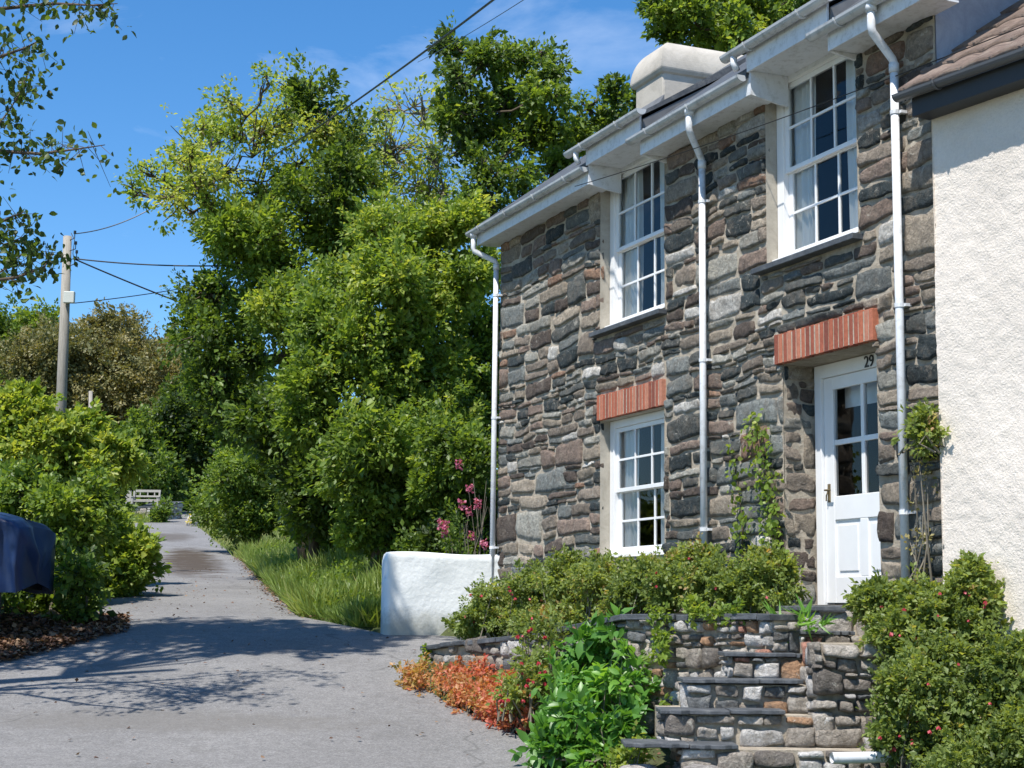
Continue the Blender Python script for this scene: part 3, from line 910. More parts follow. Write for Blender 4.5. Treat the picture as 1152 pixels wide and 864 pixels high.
def scatter(name, pos, axis, nrm, size, tint, mat, parent, tv=DIAM_V, tf=DIAM_F, aspect=1.0):
    pos = np.asarray(pos); N = len(pos)
    axis = axis / (np.linalg.norm(axis, axis=1, keepdims=True) + 1e-9)
    side = np.cross(axis, nrm); side /= np.linalg.norm(side, axis=1, keepdims=True) + 1e-9
    nn = np.cross(side, axis)
    t = tv * np.array([aspect, 1, 1])
    V = pos[:, None, :] + size[:, None, None] * (t[None, :, 0:1] * side[:, None, :] + t[None, :, 1:2] * axis[:, None, :] + t[None, :, 2:3] * nn[:, None, :])
    F = (tf[None] + (np.arange(N) * len(tv))[:, None, None]).reshape(-1, 3)
    return np_obj(name, V.reshape(-1, 3), F, mat, parent, False, {'tint': np.repeat(np.clip(tint, 0, 1), len(tf))})


def unit(v): return v / (np.linalg.norm(v, axis=-1, keepdims=True) + 1e-9)


def blob_leaves(blobs, rng):
    """blobs: (center, (rx,ry,rz), n_sprigs, leaves_per_sprig, sigma, size, tint) -> arrays; also returns sprig points"""
    P = []; A = []; Nn = []; S = []; T = []; SP = []
    for (c, r, ns, m, sg, sz, tn_) in blobs:
        c = np.array(c); r = np.array(r); rm = r.mean()
        n0 = int(ns * 1.7)
        d = unit(rng.normal(size=(n0, 3)))
        rad = .2 + 1.02 * rng.random(n0) ** .6
        sp = c + d * r * rad[:, None]
        fq = .55 / max(rm, .25)
        keep = vnoise(sp, fq * 1.6, 31) + .7 * vnoise(sp, fq * 3.9, 32) + rng.normal(size=n0) * .25 > -.12
        sp = sp[keep]; d = d[keep]; ns = len(sp)
        if ns == 0: sp = np.array([c]); d = np.array([[0, 0, 1.0]]); ns = 1
        SP.append((c, sp))
        cnt = np.maximum(3, (m * np.exp(rng.normal(size=ns) * .5)).astype(int))
        idx = np.repeat(np.arange(ns), cnt)
        shoot = unit(d * .7 + np.array([0, 0, .35]) + rng.normal(size=(ns, 3)) * .55)
        ln = sg * rng.uniform(1.2, 4.6, ns)
        t = rng.random(len(idx)) ** .8
        th = (1 - .75 * t)[:, None] * sg * .75
        p = sp[idx] + shoot[idx] * ((t - .35) * ln[idx])[:, None] + rng.normal(size=(len(idx), 3)) * th
        side = unit(p - sp[idx])
        nrm = unit(d[idx] * .25 + np.array([-.1, -.2, .7]) + rng.normal(size=p.shape) * .6)
        ax = unit(shoot[idx] * .5 + side * .6 + rng.normal(size=p.shape) * .6 + np.array([0, 0, -.25]))
        P.append(p); A.append(ax); Nn.append(nrm)
        S.append(sz * np.exp(rng.normal(size=ns) * .18)[idx] * rng.uniform(.5, 1.35, len(p)))
        T.append(tn_ + .13 * vnoise(sp, fq * 1.2, 40)[idx] + rng.normal(size=ns)[idx] * .11 + rng.normal(size=len(p)) * .08)
    return np.concatenate(P), np.concatenate(A), np.concatenate(Nn), np.concatenate(S), np.concatenate(T), SP


def split(blobs, rng, k=5, spread=.85):
    out = []
    for (c, r, ns, m, sg, sz, t) in blobs:
        c = np.array(c); r = np.array(r)
        for j in range(k):
            d = unit(rng.normal(size=3)); f = rng.uniform(.26, .6)
            out.append((c + d * r * rng.uniform(.3, spread), r * f * np.array([1, 1, rng.uniform(.6, 1)]), max(3, int(ns / k * f / .42)), m, sg * .85, sz, t + rng.normal() * .07))
    return out


def wob(p, q, n, amp, rng, sag=0):
    p = np.array(p, float); q = np.array(q, float)
    t = np.linspace(0, 1, n)[:, None]
    L = np.linalg.norm(q - p)
    pts = p + (q - p) * t
    o = rng.normal(size=(n, 3)) * amp * L; o[0] = 0; o[-1] = 0
    pts += o
    pts[:, 2] += sag * L * np.sin(t[:, 0] * math.pi)
    return list(pts)


def tree(name, label, cat, group, base, blobs, mat, trunk_r=.2, seed=1, fork=None, twig_share=.5, twig_r=.014, bark='bark', minz=None, stems=1, extra_thr=None, ks=5, aspect=1.0):
    rng = np.random.default_rng(seed)
    if ks:
        blobs = [(b[0], np.array(b[1]) * .9, max(4, int(b[2] * .4)), *b[3:]) for b in blobs] + split(blobs, rng, ks)
    bz = float(terr(base[0], base[1])) if len(base) == 2 else base[2]
    root = thing(name, label, cat, (base[0], base[1], bz), 0, group)
    P, A, Nn, S, T, SP = blob_leaves(blobs, rng)
    gz = terr(P[:, 0], P[:, 1]) + .03
    ok = P[:, 2] > gz
    if minz is not None: ok &= P[:, 2] > minz
    scatter('crown', P[ok], A[ok], Nn[ok], S[ok], T[ok], mat, root, aspect=aspect)
    cs = np.array([b[0] for b in blobs])
    mb = MB()
    low, hi = cs[:, 2].min(), cs[:, 2].max()
    if fork is None: fork = (base[0] * .5 + cs[:, 0].mean() * .5, base[1] * .5 + cs[:, 1].mean() * .5, bz + (cs[:, 2].mean() - bz) * .55)
    for s in range(stems):
        b0 = np.array([base[0] + (s - (stems - 1) / 2) * .3, base[1] + rng.uniform(-.2, .2) * (stems > 1), bz - .1])
        tp = wob(b0, fork, 6, .02, rng)
        mb.tube(tp, list(np.linspace(trunk_r, trunk_r * .7, 6)), 9)
    order = np.argsort(np.linalg.norm(cs - np.array(fork), axis=1))
    nodes = [(np.array(fork), trunk_r * .68)]
    for k in order:
        c, sp = SP[k]
        j = min(range(len(nodes)), key=lambda q: np.linalg.norm(nodes[q][0] - c) + (0 if nodes[q][0][2] <= c[2] + .3 else 3))
        n0, r0 = nodes[j]
        r1 = max(r0 * .45, twig_r * 1.6)
        pts = wob(n0, c, 5, .05, rng, -.04)
        mb.tube(pts, list(np.linspace(r0 * .7, r1, 5)), 6, caps=False)
        nodes.append((c, r1)); nodes.append((np.array(pts[3]), r1 * 1.2))
        nt = int(len(sp) * twig_share)
        for q in range(nt):
            a0 = pts[rng.integers(2, 5)]
            mid = a0 + (sp[q] - a0) * .5 + rng.normal(size=3) * .06 * np.linalg.norm(sp[q] - a0)
            mb.tube([a0, mid, sp[q]], [twig_r * 1.3, twig_r, twig_r * .45], 4, caps=False)
    mb.build('trunk', M[bark], root, smooth=True)
    return root


def B(px, py, Y, rpx, rzpx=None, ns=60, m=40, sg=None, size=.13, tint=.5, depth=1.0):
    """a crown clump centred on a sight line at distance Y; radii given at that distance"""
    r = rpx * Y / FPX; rz = (rzpx or rpx) * Y / FPX
    return (at(px, py, Y), (r, r * depth, rz), ns, m, sg if sg else r * .22, size, tint)


# --- tall half-bare tree left of centre with ivy-clad trunk
Yt = 34
bl = []
for (px, py, r, ns) in ((150, 222, 24, 13), (185, 205, 32, 20), (225, 165, 38, 30), (262, 118, 30, 22), (300, 95, 24, 16), (240, 225, 38, 26), (290, 150, 40, 36), (205, 180, 30, 18),
                        (290, 205, 42, 44), (335, 185, 38, 40), (245, 145, 28, 22), (330, 105, 26, 24), (365, 140, 30, 26), (410, 200, 30, 26), (200, 225, 30, 20), (265, 240, 34, 26), (300, 235, 30, 24), (225, 200, 34, 24), (320, 140, 34, 30), (380, 170, 34, 30), (265, 190, 34, 22)):
    bl.append(B(px, py, Yt + random.uniform(-1.5, 1.5), r, None, int(ns * 1.35), 13, .17, .105, random.uniform(.74, .9), 1.2))
for (px, py, r, ns, ti) in ((352, 110, 28, 30, .35), (390, 160, 26, 30, .28), (385, 215, 32, 45, .25), (350, 235, 40, 60, .35), (270, 290, 46, 100, .48), (330, 300, 50, 110, .42), (235, 330, 34, 45, .28),
                            (230, 375, 36, 45, .28), (270, 385, 40, 60, .3), (330, 370, 44, 90, .38), (300, 265, 34, 50, .55), (395, 265, 40, 70, .38), (240, 420, 34, 40, .22), (262, 462, 30, 36, .2), (330, 340, 34, 60, .62)):
    bl.append(B(px, py, Yt - .8 + random.uniform(-1, 1), r, None, int(ns * 1.15), 46, .24, .115, ti + .05, 1.1))
tb = at(355, 640, Yt)
tree('ivy_clad_tree', 'tall spreading tree with sparse yellow-green top and ivy on its limbs', 'tree', None, (tb[0], tb[1]), bl, M['leaf'], .32, 3, tuple(at(330, 400, Yt)), .7, .016, ks=2)

# --- slender yellow green tree behind it
bl = []
for (px, py, r, ns) in ((430, 125, 26, 18), (465, 120, 26, 18), (445, 165, 32, 26), (485, 165, 26, 18), (425, 205, 30, 26), (470, 210, 34, 28), (500, 215, 24, 14), (455, 255, 34, 30), (490, 265, 30, 24), (420, 240, 26, 20), (505, 150, 14, 6)):
    bl.append(B(px, py, 38 + random.uniform(-1.5, 1.5), r, None, int(ns * 1.7), 13, .18, .115, random.uniform(.74, .92), 1.2))
tb = at(455, 640, 38)
tree('young_tree', 'slender tree with airy yellow-green crown right of the tall ivy-clad tree', 'tree', None, (tb[0], tb[1]), bl, M['leaf'], .18, 5, tuple(at(450, 330, 38)), 1.0, .018, 'pbark', ks=0)

# --- broad mid-green tree in front
bl = []
for (px, py, r, ti) in ((370, 400, 42, .55), (345, 430, 34, .5), (400, 360, 42, .55), (440, 320, 40, .6), (480, 300, 36, .68), (420, 420, 46, .58), (470, 370, 46, .6), (515, 330, 34, .62), (535, 300, 24, .62),
                        (400, 470, 42, .5), (450, 450, 46, .55), (500, 410, 44, .55), (535, 370, 34, .5), (540, 430, 34, .5), (395, 330, 38, .5), (370, 360, 34, .5), (440, 270, 34, .66), (475, 335, 40, .6), (550, 480, 34, .46), (520, 500, 34, .46), (555, 560, 30, .4), (430, 400, 46, .5), (490, 470, 44, .5), (350, 470, 32, .42), (530, 250, 14, .7), (500, 260, 18, .75)):
    bl.append(B(px, py, 29 + random.uniform(-1.2, 1.2), r, None, 95, 34, .20, .10, min(1, ti + .04), 1.3))
tb = at(450, 650, 29.5)
tree('leafy_tree', 'full bright green tree filling the gap beside the cottage', 'tree', None, (tb[0], tb[1]), bl, M['leaf'], .22, 7, None, .25)

# --- ivy covered shrubs at its foot
bl = []
for (px, py, r, ti) in ((395, 520, 34, .48), (425, 500, 34, .55), (460, 520, 36, .5), (412, 565, 32, .5), (445, 560, 38, .52), (437, 600, 30, .5), (465, 600, 34, .42), (410, 590, 20, .42), (480, 560, 34, .4)):
    bl.append(B(px, py, 25.5 + random.uniform(-.8, .8), r, None, 80, 34, .16, .10, ti, 1.2))
tb = at(430, 670, 25.5)
tree('ivy_covered_shrub', 'glossy ivy-covered shrub beside the grass verge left of the white wall', 'shrub', None, (tb[0], tb[1]), bl, M['leaf'], .08, 9, None, .15, stems=3)
bl = []
for (px, py, r, ti) in ((505, 500, 34, .42), (535, 520, 28, .38), (500, 545, 34, .5), (535, 570, 28, .32), (505, 595, 32, .34), (545, 600, 22, .3), (480, 630, 26, .3), (530, 630, 30, .28)):
    bl.append(B(px, py, 24 + random.uniform(-.5, .5), r, None, 80, 30, .14, .085, ti, 1.2))
tb = at(515, 680, 24)
tree('dark_shrub', 'dark green shrub behind the white wall near the cottage corner', 'shrub', None, (tb[0], tb[1]), bl, M['olive'] if False else M['leaf'], .07, 10, None, .15, stems=3)

# --- round clipped bush further up the lane and the thicket by it, tinted dark as shade
bl = []
for (px, py, r, ti) in ((262, 540, 36, .45), (245, 565, 28, .5), (285, 520, 34, .42), (300, 560, 38, .4), (325, 530, 34, .36), (275, 575, 30, .42), (335, 570, 34, .32)):
    bl.append(B(px, py, 52 + random.uniform(-1, 1), r, None, 80, 50, .24, .125, ti + .05, 1.2))
tb = at(285, 620, 52)
tree('round_bush', 'rounded green bush standing where the lane bends out of sight', 'bush', None, (tb[0], tb[1]), bl, M['leaf'], .12, 12, None, .1, stems=3)
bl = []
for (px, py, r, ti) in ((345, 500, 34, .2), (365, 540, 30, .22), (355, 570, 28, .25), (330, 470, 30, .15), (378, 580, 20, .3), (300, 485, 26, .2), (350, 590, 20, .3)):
    bl.append(B(px, py, 31.5 + random.uniform(-1, 1), r, None, 70, 34, .22, .14, ti, 1.2))  # low leaf tints paint the deep shade of this gap into the colour
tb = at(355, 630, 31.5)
tree('shade_tinted_thicket_tree', 'small tree between the round bush and the ivy, leaves tinted dark as shade', 'tree', None, (tb[0], tb[1]), bl, M['leaf'], .12, 13, None, .3)

# --- trees behind the cottage
def poplarish(seed, Y, lst, px0, name, label, group=None, tint=.36, m=16, tr=.13):
    bl = [B(px, py, Y + random.uniform(-1, 1), r * .84, None, int(r * 1.25), int(m * 1.6), .17, .12, random.uniform(tint - .08, tint + .1), 1.2) for (px, py, r) in lst]
    tb = at(px0, 600, Y)
    tree(name, label, 'tree', group, (tb[0], tb[1]), bl, M['leaf'], tr, seed, tuple(at(px0, 330, Y)), .8, .018)


poplarish(20, 33, [(505, 55, 18), (512, 90, 26), (545, 65, 26), (580, 70, 28), (610, 62, 16), (625, 80, 14), (525, 125, 30), (570, 110, 34), (610, 115, 28), (632, 103, 12), (520, 165, 26), (560, 155, 34), (600, 155, 30), (545, 205, 34), (590, 200, 34), (625, 190, 22), (560, 245, 28), (530, 230, 20), (500, 130, 12), (620, 150, 20)], 570,
          'dark_leaved_tree', 'upright dark-leaved tree rising behind the left end of the cottage roof', None, .36)
poplarish(21, 35, [(665, 120, 24), (695, 108, 22), (712, 125, 22), (655, 150, 20), (690, 145, 26), (640, 165, 16), (680, 175, 24)], 690,
          'small_leafy_tree', 'small dark green tree top showing between the tall tree and the chimney', None, .38)
poplarish(22, 30, [(740, 10, 22), (770, 15, 30), (800, 30, 30), (790, -10, 34), (830, 0, 34), (835, 35, 30), (870, 10, 34), (880, 40, 30), (900, -10, 34), (850, 60, 24), (815, 52, 18), (920, 15, 28), (755, 35, 12)], 830,
          'tree_behind_roof', 'green tree showing above the cottage roof to the right of the chimney', None, .45, 26)

# --- far trees at the head of the lane
def dome(name, label, px, Y, lst, mat, tint, size=.3, sg=.45, seed=1, m=30, tr=.4, nsm=1.0, group='trees at the head of the lane'):
    bl = []
    for (x, y, r) in lst:
        bl.append(B(x, y, Y + random.uniform(-2, 2), r, None, int(r * 2.6 * nsm), m, sg, size, tint + random.uniform(-.1, .1), 1.3))
    tb = at(px, 620, Y)
    tree(name, label, 'tree', group, (tb[0], tb[1]), bl, mat, tr, seed, None, .05)


dome('broad_evergreen_oak', 'broad domed olive-brown tree beyond the telegraph pole', 110, 105,
     [(30, 410, 30), (55, 395, 28), (225, 420, 26), (215, 470, 30), (60, 425, 36), (80, 400, 32), (110, 388, 32), (145, 390, 34), (180, 405, 32), (205, 425, 26), (50, 455, 36), (95, 435, 42), (140, 430, 42), (185, 455, 36), (75, 480, 36), (125, 475, 40), (165, 490, 34), (210, 440, 24)], M['olive'], .66, .22, .5, seed=31, m=50, nsm=1.9)
dome('leafy_hill_tree', 'bright green tree rising at the frame edge behind the pole', 15, 118,
     [(-10, 385, 36), (25, 375, 30), (50, 370, 22), (0, 430, 36), (35, 410, 30), (-20, 470, 40), (20, 460, 36)], M['leaf'], .42, seed=32, nsm=1.6)
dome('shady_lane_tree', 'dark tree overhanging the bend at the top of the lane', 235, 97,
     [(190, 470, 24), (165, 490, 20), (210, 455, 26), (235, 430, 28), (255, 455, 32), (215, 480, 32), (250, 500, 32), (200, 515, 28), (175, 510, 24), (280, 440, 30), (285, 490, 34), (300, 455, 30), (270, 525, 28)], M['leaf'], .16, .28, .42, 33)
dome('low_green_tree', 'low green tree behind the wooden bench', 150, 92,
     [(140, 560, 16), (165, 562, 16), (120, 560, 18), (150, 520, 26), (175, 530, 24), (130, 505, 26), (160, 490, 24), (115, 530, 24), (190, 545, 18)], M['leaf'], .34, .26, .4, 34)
dome('shade_tinted_hollow_tree', 'tree closing the end of the lane, leaves tinted very dark as shade', 225, 105,
     [(200, 545, 26), (225, 520, 30), (250, 545, 26), (215, 500, 26), (240, 570, 22), (190, 570, 16), (262, 510, 26), (212, 560, 20)], M['leaf'], .05, .28, .42, 35)  # lowest leaf tint stands in for the shade under the overhanging trees

# --- roadside hedge bushes, left
def hedge(name, label, px, Y, lst, tint=.6, size=.095, seed=1, mat='leaf', twig=.35, m=24, ns=80, gp='bushes in the hedge along the left of the lane'):
    bl = [B(x, y, Y + random.uniform(-.6, .6), r, None, ns, m, .15, size, tint + random.uniform(-.12, .12), 1.2) for (x, y, r) in lst]
    tb = at(px, 700, Y)
    tree(name, label, 'bush', gp, (tb[0], tb[1]), bl, M[mat], .06, seed, None, twig, .010, 'pbark', stems=3)


hedge('hedge_bush', 'light green leafy sapling bush in front of the pole', 60, 30, [(65, 490, 18), (130, 520, 18), (0, 465, 20), (35, 505, 30), (75, 510, 28), (20, 540, 32), (60, 545, 34), (100, 530, 24), (95, 555, 28), (10, 490, 24), (118, 505, 12), (40, 475, 16), (95, 488, 14), (20, 455, 10)], .72, .12, 41)
hedge('hedge_bush', 'bushy hedge clump of mixed green leaves beside the blue tarpaulin', 70, 25, [(55, 580, 34), (20, 560, 34), (90, 590, 30), (60, 620, 34), (100, 560, 26), (-5, 590, 30), (75, 650, 30)], .48, .10, 42)
hedge('hedge_bush', 'low bright-leaved bush at the edge of the road', 120, 27, [(115, 600, 24), (130, 625, 24), (105, 635, 26), (145, 645, 18), (120, 660, 22), (90, 665, 24), (150, 625, 14)], .64, .12, 43)
hedge('hedge_bush', 'shaded bramble clump above the dead leaves', 60, 21.5, [(30, 660, 28), (65, 675, 28), (90, 690, 20), (10, 690, 28), (45, 700, 18), (90, 650, 18)], .28, .10, 44, m=14, ns=50)
hedge('hedge_bush', 'distant grey-green scrub beside the lane below the bench', 115, 48, [(110, 575, 22), (95, 555, 24), (125, 590, 16), (80, 580, 22), (120, 555, 14)], .42, .14, 45)

# --- overhead tree at left; its branches hang into view and its crown shades the road
rng = np.random.default_rng(50)
root = thing('overhanging_tree', 'dark-leaved branches of a near tree reaching in along the upper frame edge', 'tree', (-8.5, 13.5, float(terr(-8.5, 13.5))))
Yn = 14.5
branches = [
    [(-330, 130), (-160, 190), (-60, 175), (0, 170), (45, 173), (85, 168), (118, 163)],
    [(-330, 130), (-160, 90), (-60, 75), (0, 64), (28, 54), (45, 45)],
    [(-330, 130), (-200, 40), (-80, 5), (0, 10), (60, 4), (105, 6), (132, 4)],
    [(-330, 130), (-180, 240), (-90, 275), (-20, 262), (10, 245), (28, 238)],
    [(-330, 130), (-180, 280), (-80, 320), (-20, 318), (20, 312), (50, 300), (58, 285)],
    [(-60, 175), (-10, 150), (10, 125), (25, 100), (30, 85)],
    [(-20, 318), (10, 300), (25, 285), (48, 282)],
    [(-20, 262), (5, 275), (30, 265)],
]
mb = MB(); fork0 = np.array([-8.2, 14.0, 5.0])
P = []; A = []
for bi, br in enumerate(branches):
    pts = [at(x, y, Yn + .4 * math.sin(bi * 2 + k)) for k, (x, y) in enumerate(br)]
    if bi < 5: pts[0] = fork0 + np.array([0, 0, .3 * bi])
    mb.tube(pts, list(np.linspace(.035 if bi < 5 else .012, .004, len(pts))), 5)
    for k in range(1, len(pts)):
        for q in range(24):
            t = rng.random(); p0 = pts[k - 1] + (pts[k] - pts[k - 1]) * t
            if rng.random() < .5: continue
            tw = p0 + rng.normal(size=3) * np.array([.10, .2, .10])
            mb.tube([p0, tw], [.004, .002], 3, caps=False)
            for z in range(rng.integers(3, 7)):
                P.append(tw + rng.normal(size=3) * .05); A.append(unit(rng.normal(size=3) + np.array([0, 0, -.6])))
mb.tube([(-8.5, 13.5, 0), (-8.4, 13.6, 2.4), fork0, (-7.6, 13.8, 8), (-6.6, 13.4, 10.5)], [.3, .25, .2, .14, .06], 10)
crown = []
for k in range(30):
    c = np.array([rng.uniform(-7.8, -4.7), rng.uniform(15.2, 17.2), rng.uniform(9.6, 12.2)])
    c[2] = max(c[2], c[1] * .40 + 2.9)
    crown.append((c, (.75, .6, .45), 22, 26, .16, .11, .35))
    mb.tube(wob(np.array([-7.3, 13.7, 9]), c, 4, .04, rng), [.04, .03, .02, .01], 5)
for k in range(10):
    c = np.array([rng.uniform(-8.5, -6.8), rng.uniform(15.2, 17.6), rng.uniform(6.5, 10.0)])
    crown.append((c, (.8, .6, .5), 22, 26, .16, .11, .35))
mb.build('trunk', M['bark'], root, smooth=True)
P = np.array(P); A = np.array(A)
P2, A2, N2, S2, T2, _ = blob_leaves(crown, rng)
Pa = np.concatenate([P, P2]); Aa = np.concatenate([A, A2])
Na = np.concatenate([unit(rng.normal(size=P.shape) + np.array([0, 0, .3])), N2])
scatter('crown', Pa, Aa, Na, np.concatenate([rng.uniform(.055, .095, len(P)), S2]), np.concatenate([rng.uniform(.0, .42, len(P)) ** 1.2, T2]), M['leaf'], root, BROAD_V, BROAD_F)

# ------------------------------------------------------------------ white garden wall
mb = MB()
wa = at(430, 700, 21.0); wb = hw(-.02, .25, 0)
wx0, wy0 = wa[0], wa[1]; wx1, wy1 = wb[0] + .0, wb[1]
Lw = math.hypot(wx1 - wx0, wy1 - wy0); ang = math.atan2(wy1 - wy0, wx1 - wx0)
nxx, nzz = 60, 26
V = []; F = []
zb = .9; zt = 2.46
prof_w = [(-.19, zb), (-.155, zb + .7), (-.15, zt - .035), (-.135, zt - .008), (-.10, zt), (.10, zt), (.135, zt - .008), (.15, zt - .035), (.16, zb)]
dense = []
for (p, q) in zip(prof_w[:-1], prof_w[1:]):
    k = 14 if abs(p[1] - q[1]) > .5 else 2
    for s in range(k): dense.append((p[0] + (q[0] - p[0]) * s / k, p[1] + (q[1] - p[1]) * s / k))
dense.append(prof_w[-1])
nd = len(dense)
for i in range(nxx):
    x = Lw * i / (nxx - 1)
    rr = min(1, (x / .05)) ** .5 if x < .05 else 1
    for (y, z) in dense:
        zz = z - (1 - rr) * .10 * (1 if z > zt - .3 else 0) + .012 * math.sin(x * 4.3)
        V.append((x, y * (.55 + .45 * rr), zz))
for i in range(nxx - 1):
    for k in range(nd - 1):
        F.append((i * nd + k, (i + 1) * nd + k, (i + 1) * nd + k + 1, i * nd + k + 1))
F.append(tuple(range(nd)))
V = np.array(V); V[:, 1] += .012 * vnoise(V, 3, 4)
WMx = Matrix.Translation(Vector((wx0, wy0, 0))) @ Matrix.Rotation(ang, 4, 'Z')
tag(np_obj('garden_wall', V, F, M['wash'], None, True, None, WMx), 'whitewashed rendered garden wall joined to the cottage corner', 'wall')

# ------------------------------------------------------------------ garden retaining wall, bed and steps
def wall_run(name_stone, pts, root, pal, seed, hs=(.1, .22), ws=(.12, .36), cop=True, coph=.05, thick=.3):
    """rubble wall along a polyline of (x, y, ztop, zbottom)"""
    back = MB(); cp = MB()
    for k, (p, q) in enumerate(zip(pts[:-1], pts[1:])):
        L = math.hypot(q[0] - p[0], q[1] - p[1]); an = math.atan2(q[1] - p[1], q[0] - p[0])
        Mx = Matrix.Translation(Vector((p[0], p[1], 0))) @ Matrix.Rotation(an, 4, 'Z')
        z0 = min(p[3], q[3]); z1 = max(p[2], q[2])
        topf = lambda x, p=p, q=q, L=L: p[2] + (q[2] - p[2]) * x / L
        rubble(name_stone, L, z0, z1, [], M['gstone'], root, Mx, pal, seed + k, hs, ws, .009, .05, .03, topf)
        def W(x, y, z): v = Mx @ Vector((x, y, z)); return tuple(v)
        back.add([W(0, .03, z0), W(L, .03, z0), W(L, .03, q[2]), W(0, .03, p[2]), W(0, thick, z0), W(L, thick, z0), W(L, thick, q[2]), W(0, thick, p[2])],
                 [(0, 1, 2, 3), (7, 6, 5, 4), (3, 2, 6, 7), (0, 3, 7, 4), (1, 5, 6, 2)])
        if cop:
            x = -.02; rr = random.Random(seed + k)
            while x < L - .02:
                w = min(rr.uniform(.35, .7), L - x + .03)
                za = p[2] + (q[2] - p[2]) * x / L; zb_ = p[2] + (q[2] - p[2]) * (x + w) / L
                e = rr.uniform(-.07, -.045); j = rr.uniform(-.008, .008)
                cp.add([W(x, e, za + j), W(x + w - .008, e + rr.uniform(-.02, .02), zb_ + j), W(x + w - .008, thick, zb_ + j), W(x, thick, za + j),
                        W(x, e, za + j + coph), W(x + w - .008, e, zb_ + j + coph), W(x + w - .008, thick, zb_ + j + coph), W(x, thick, za + j + coph)],
                       [(0, 3, 2, 1), (4, 5, 6, 7), (0, 1, 5, 4), (1, 2, 6, 5), (2, 3, 7, 6), (3, 0, 4, 7)])
                x += w
    back.build('mortar', M['mortar'], root)
    if cop: cp.build('coping', M['slate'], root, bevel=.006)


pA = at(478, 732, 18.2); pB = at(592, 714, 16.4); pC = at(705, 694, 14.3); pD = at(868, 690, 13.0)
root = thing('retaining_wall', 'low rubble stone wall with slate coping holding the planted bed', 'wall', (pA[0], pA[1], .9))
end = at(486, 716, 19.1)
wall_run('stone_facing', [(pA[0], pA[1], 1.27, .8), (pB[0], pB[1], 1.44, .6), (pC[0], pC[1], 1.64, .4), (pD[0], pD[1], 1.66, .3)], root, PAL_GARDEN, 60)
rubble('stone_facing', .32, .3, 1.66, [], M['gstone'], root, Matrix.Translation(Vector((pD[0] + .012, pD[1] - .01, 0))) @ Matrix.Rotation(math.atan2(pD[1] - pC[1], pD[0] - pC[0]) + math.pi / 2, 4, 'Z'), PAL_GARDEN, 191, (.14, .24), (.14, .3), .006, .03, 0)
# soil of the bed
mb = MB()
h0 = hw(0, 0, 0); h1 = hw(7.0, 0, 0)
mb.add([(pA[0] + .1, pA[1] + .15, 1.25), (pB[0] + .15, pB[1] + .2, 1.42), (pC[0] + .1, pC[1] + .2, 1.58), (pD[0], pD[1] + .1, 1.60), (h1[0], h1[1], 1.70), (h0[0] + .2, h0[1], 1.62), (pA[0] + .5, pA[1] + 1.0, 1.3)], [(0, 1, 2, 3, 4, 5, 6)])
mb.add([(pD[0], pD[1] + .6, 1.60), (3.6, 13.5, 1.60), (3.9, 13.9, 1.70), (h1[0], h1[1], 1.70)], [(0, 1, 2, 3)])
tag(mb.build('garden_bed_soil', M['ground']), kind='structure')

root = thing('stone_steps', 'rubble stone garden steps with thin dark slate treads rising to the door', 'steps', (1.6, 12.2, .4))
TR = [(703, 842, 12.05, 832), (743, 803, 12.35, 885), (768, 769, 12.65, 905), (815, 739, 12.95, 912), (845, 713, 13.2, 962)]
prevz = .25
rr = random.Random(8)
for k, (px, py, Y, pxr) in enumerate(TR):
    p = at(px, py, Y); q = at(pxr, py, Y); e = at(992 - k * 2, py, Y)
    zt = p[2]
    # riser masonry
    x0 = p[0] + (.03 if k else .42); L = e[0] - x0
    Mx = Matrix.Translation(Vector((x0, Y + .035, 0)))
    zlow = (prevz - .02) if k else .1
    rubble('riser', L, zlow, zt + (.0), [], M['gstone'], root, Mx, PAL_GARDEN, 80 + k, (.17, .27), (.16, .42), .006, .05, .015)
    mb = MB(); mb.box(x0 + .04, e[0], Y + .06, 13.6, zlow, zt - .004 - .001 * k); mb.build('core', M['mortar'], root)
    rubble('riser_end', .44, zlow, zt, [], M['gstone'], root, Matrix.Translation(Vector((x0 + .01, Y + .50, 0))) @ Matrix.Rotation(-math.pi / 2, 4, 'Z'), PAL_GARDEN, 180 + k, (.14, .24), (.14, .3), .006, .04, 0)
    # treads: two or three slates
    mb = MB(); x = p[0]
    while x < q[0] - .05:
        w = min(rr.uniform(.4, .75), q[0] - x)
        j = rr.uniform(-.006, .006)
        pts = [(x + (w - .006) * q_ / 7, Y + rr.uniform(-.025, .02) - .012 * (q_ % 3)) for q_ in range(8)] + [(x + w - .006, Y + .42), (x, Y + .42)]
        mb.prismz(pts, zt + j + .002, zt + .034 + j)
        x += w
    mb.build('tread', M['slate'], root, bevel=.006)
    prevz = zt
# flank stones right of the treads
p0 = at(905, 720, 12.75); p1 = at(1000, 700, 12.75)
rubble('flank', p1[0] - p0[0], .25, 1.50, [], M['gstone'], root, Matrix.Translation(Vector((p0[0], 12.42, 0))), PAL_GARDEN, 99, (.2, .34), (.2, .4), .009, .08, .03)
mb = MB(); mb.box(p0[0] + .04, p1[0], 12.46, 13.2, .25, 1.49); mb.build('core', M['mortar'], root)
rubble('riser_end', .5, .25, 1.5, [], M['gstone'], root, Matrix.Translation(Vector((p0[0] + .02, 12.92, 0))) @ Matrix.Rotation(-math.pi / 2, 4, 'Z'), PAL_GARDEN, 190, (.16, .26), (.18, .3), .006, .04, 0)
l0 = at(868, 700, 13.5); l1_ = at(1010, 700, 13.5)
rubble('riser', l1_[0] - l0[0], 1.5, 1.74, [], M['gstone'], root, Matrix.Translation(Vector((l0[0], 13.45, 0))), PAL_GARDEN, 105, (.12, .2), (.16, .3), .008, .04, .01)
mb = MB(); mb.box(l0[0] + .02, l1_[0], 13.48, 13.9, 1.4, 1.735); mb.build('core', M['mortar'], root)
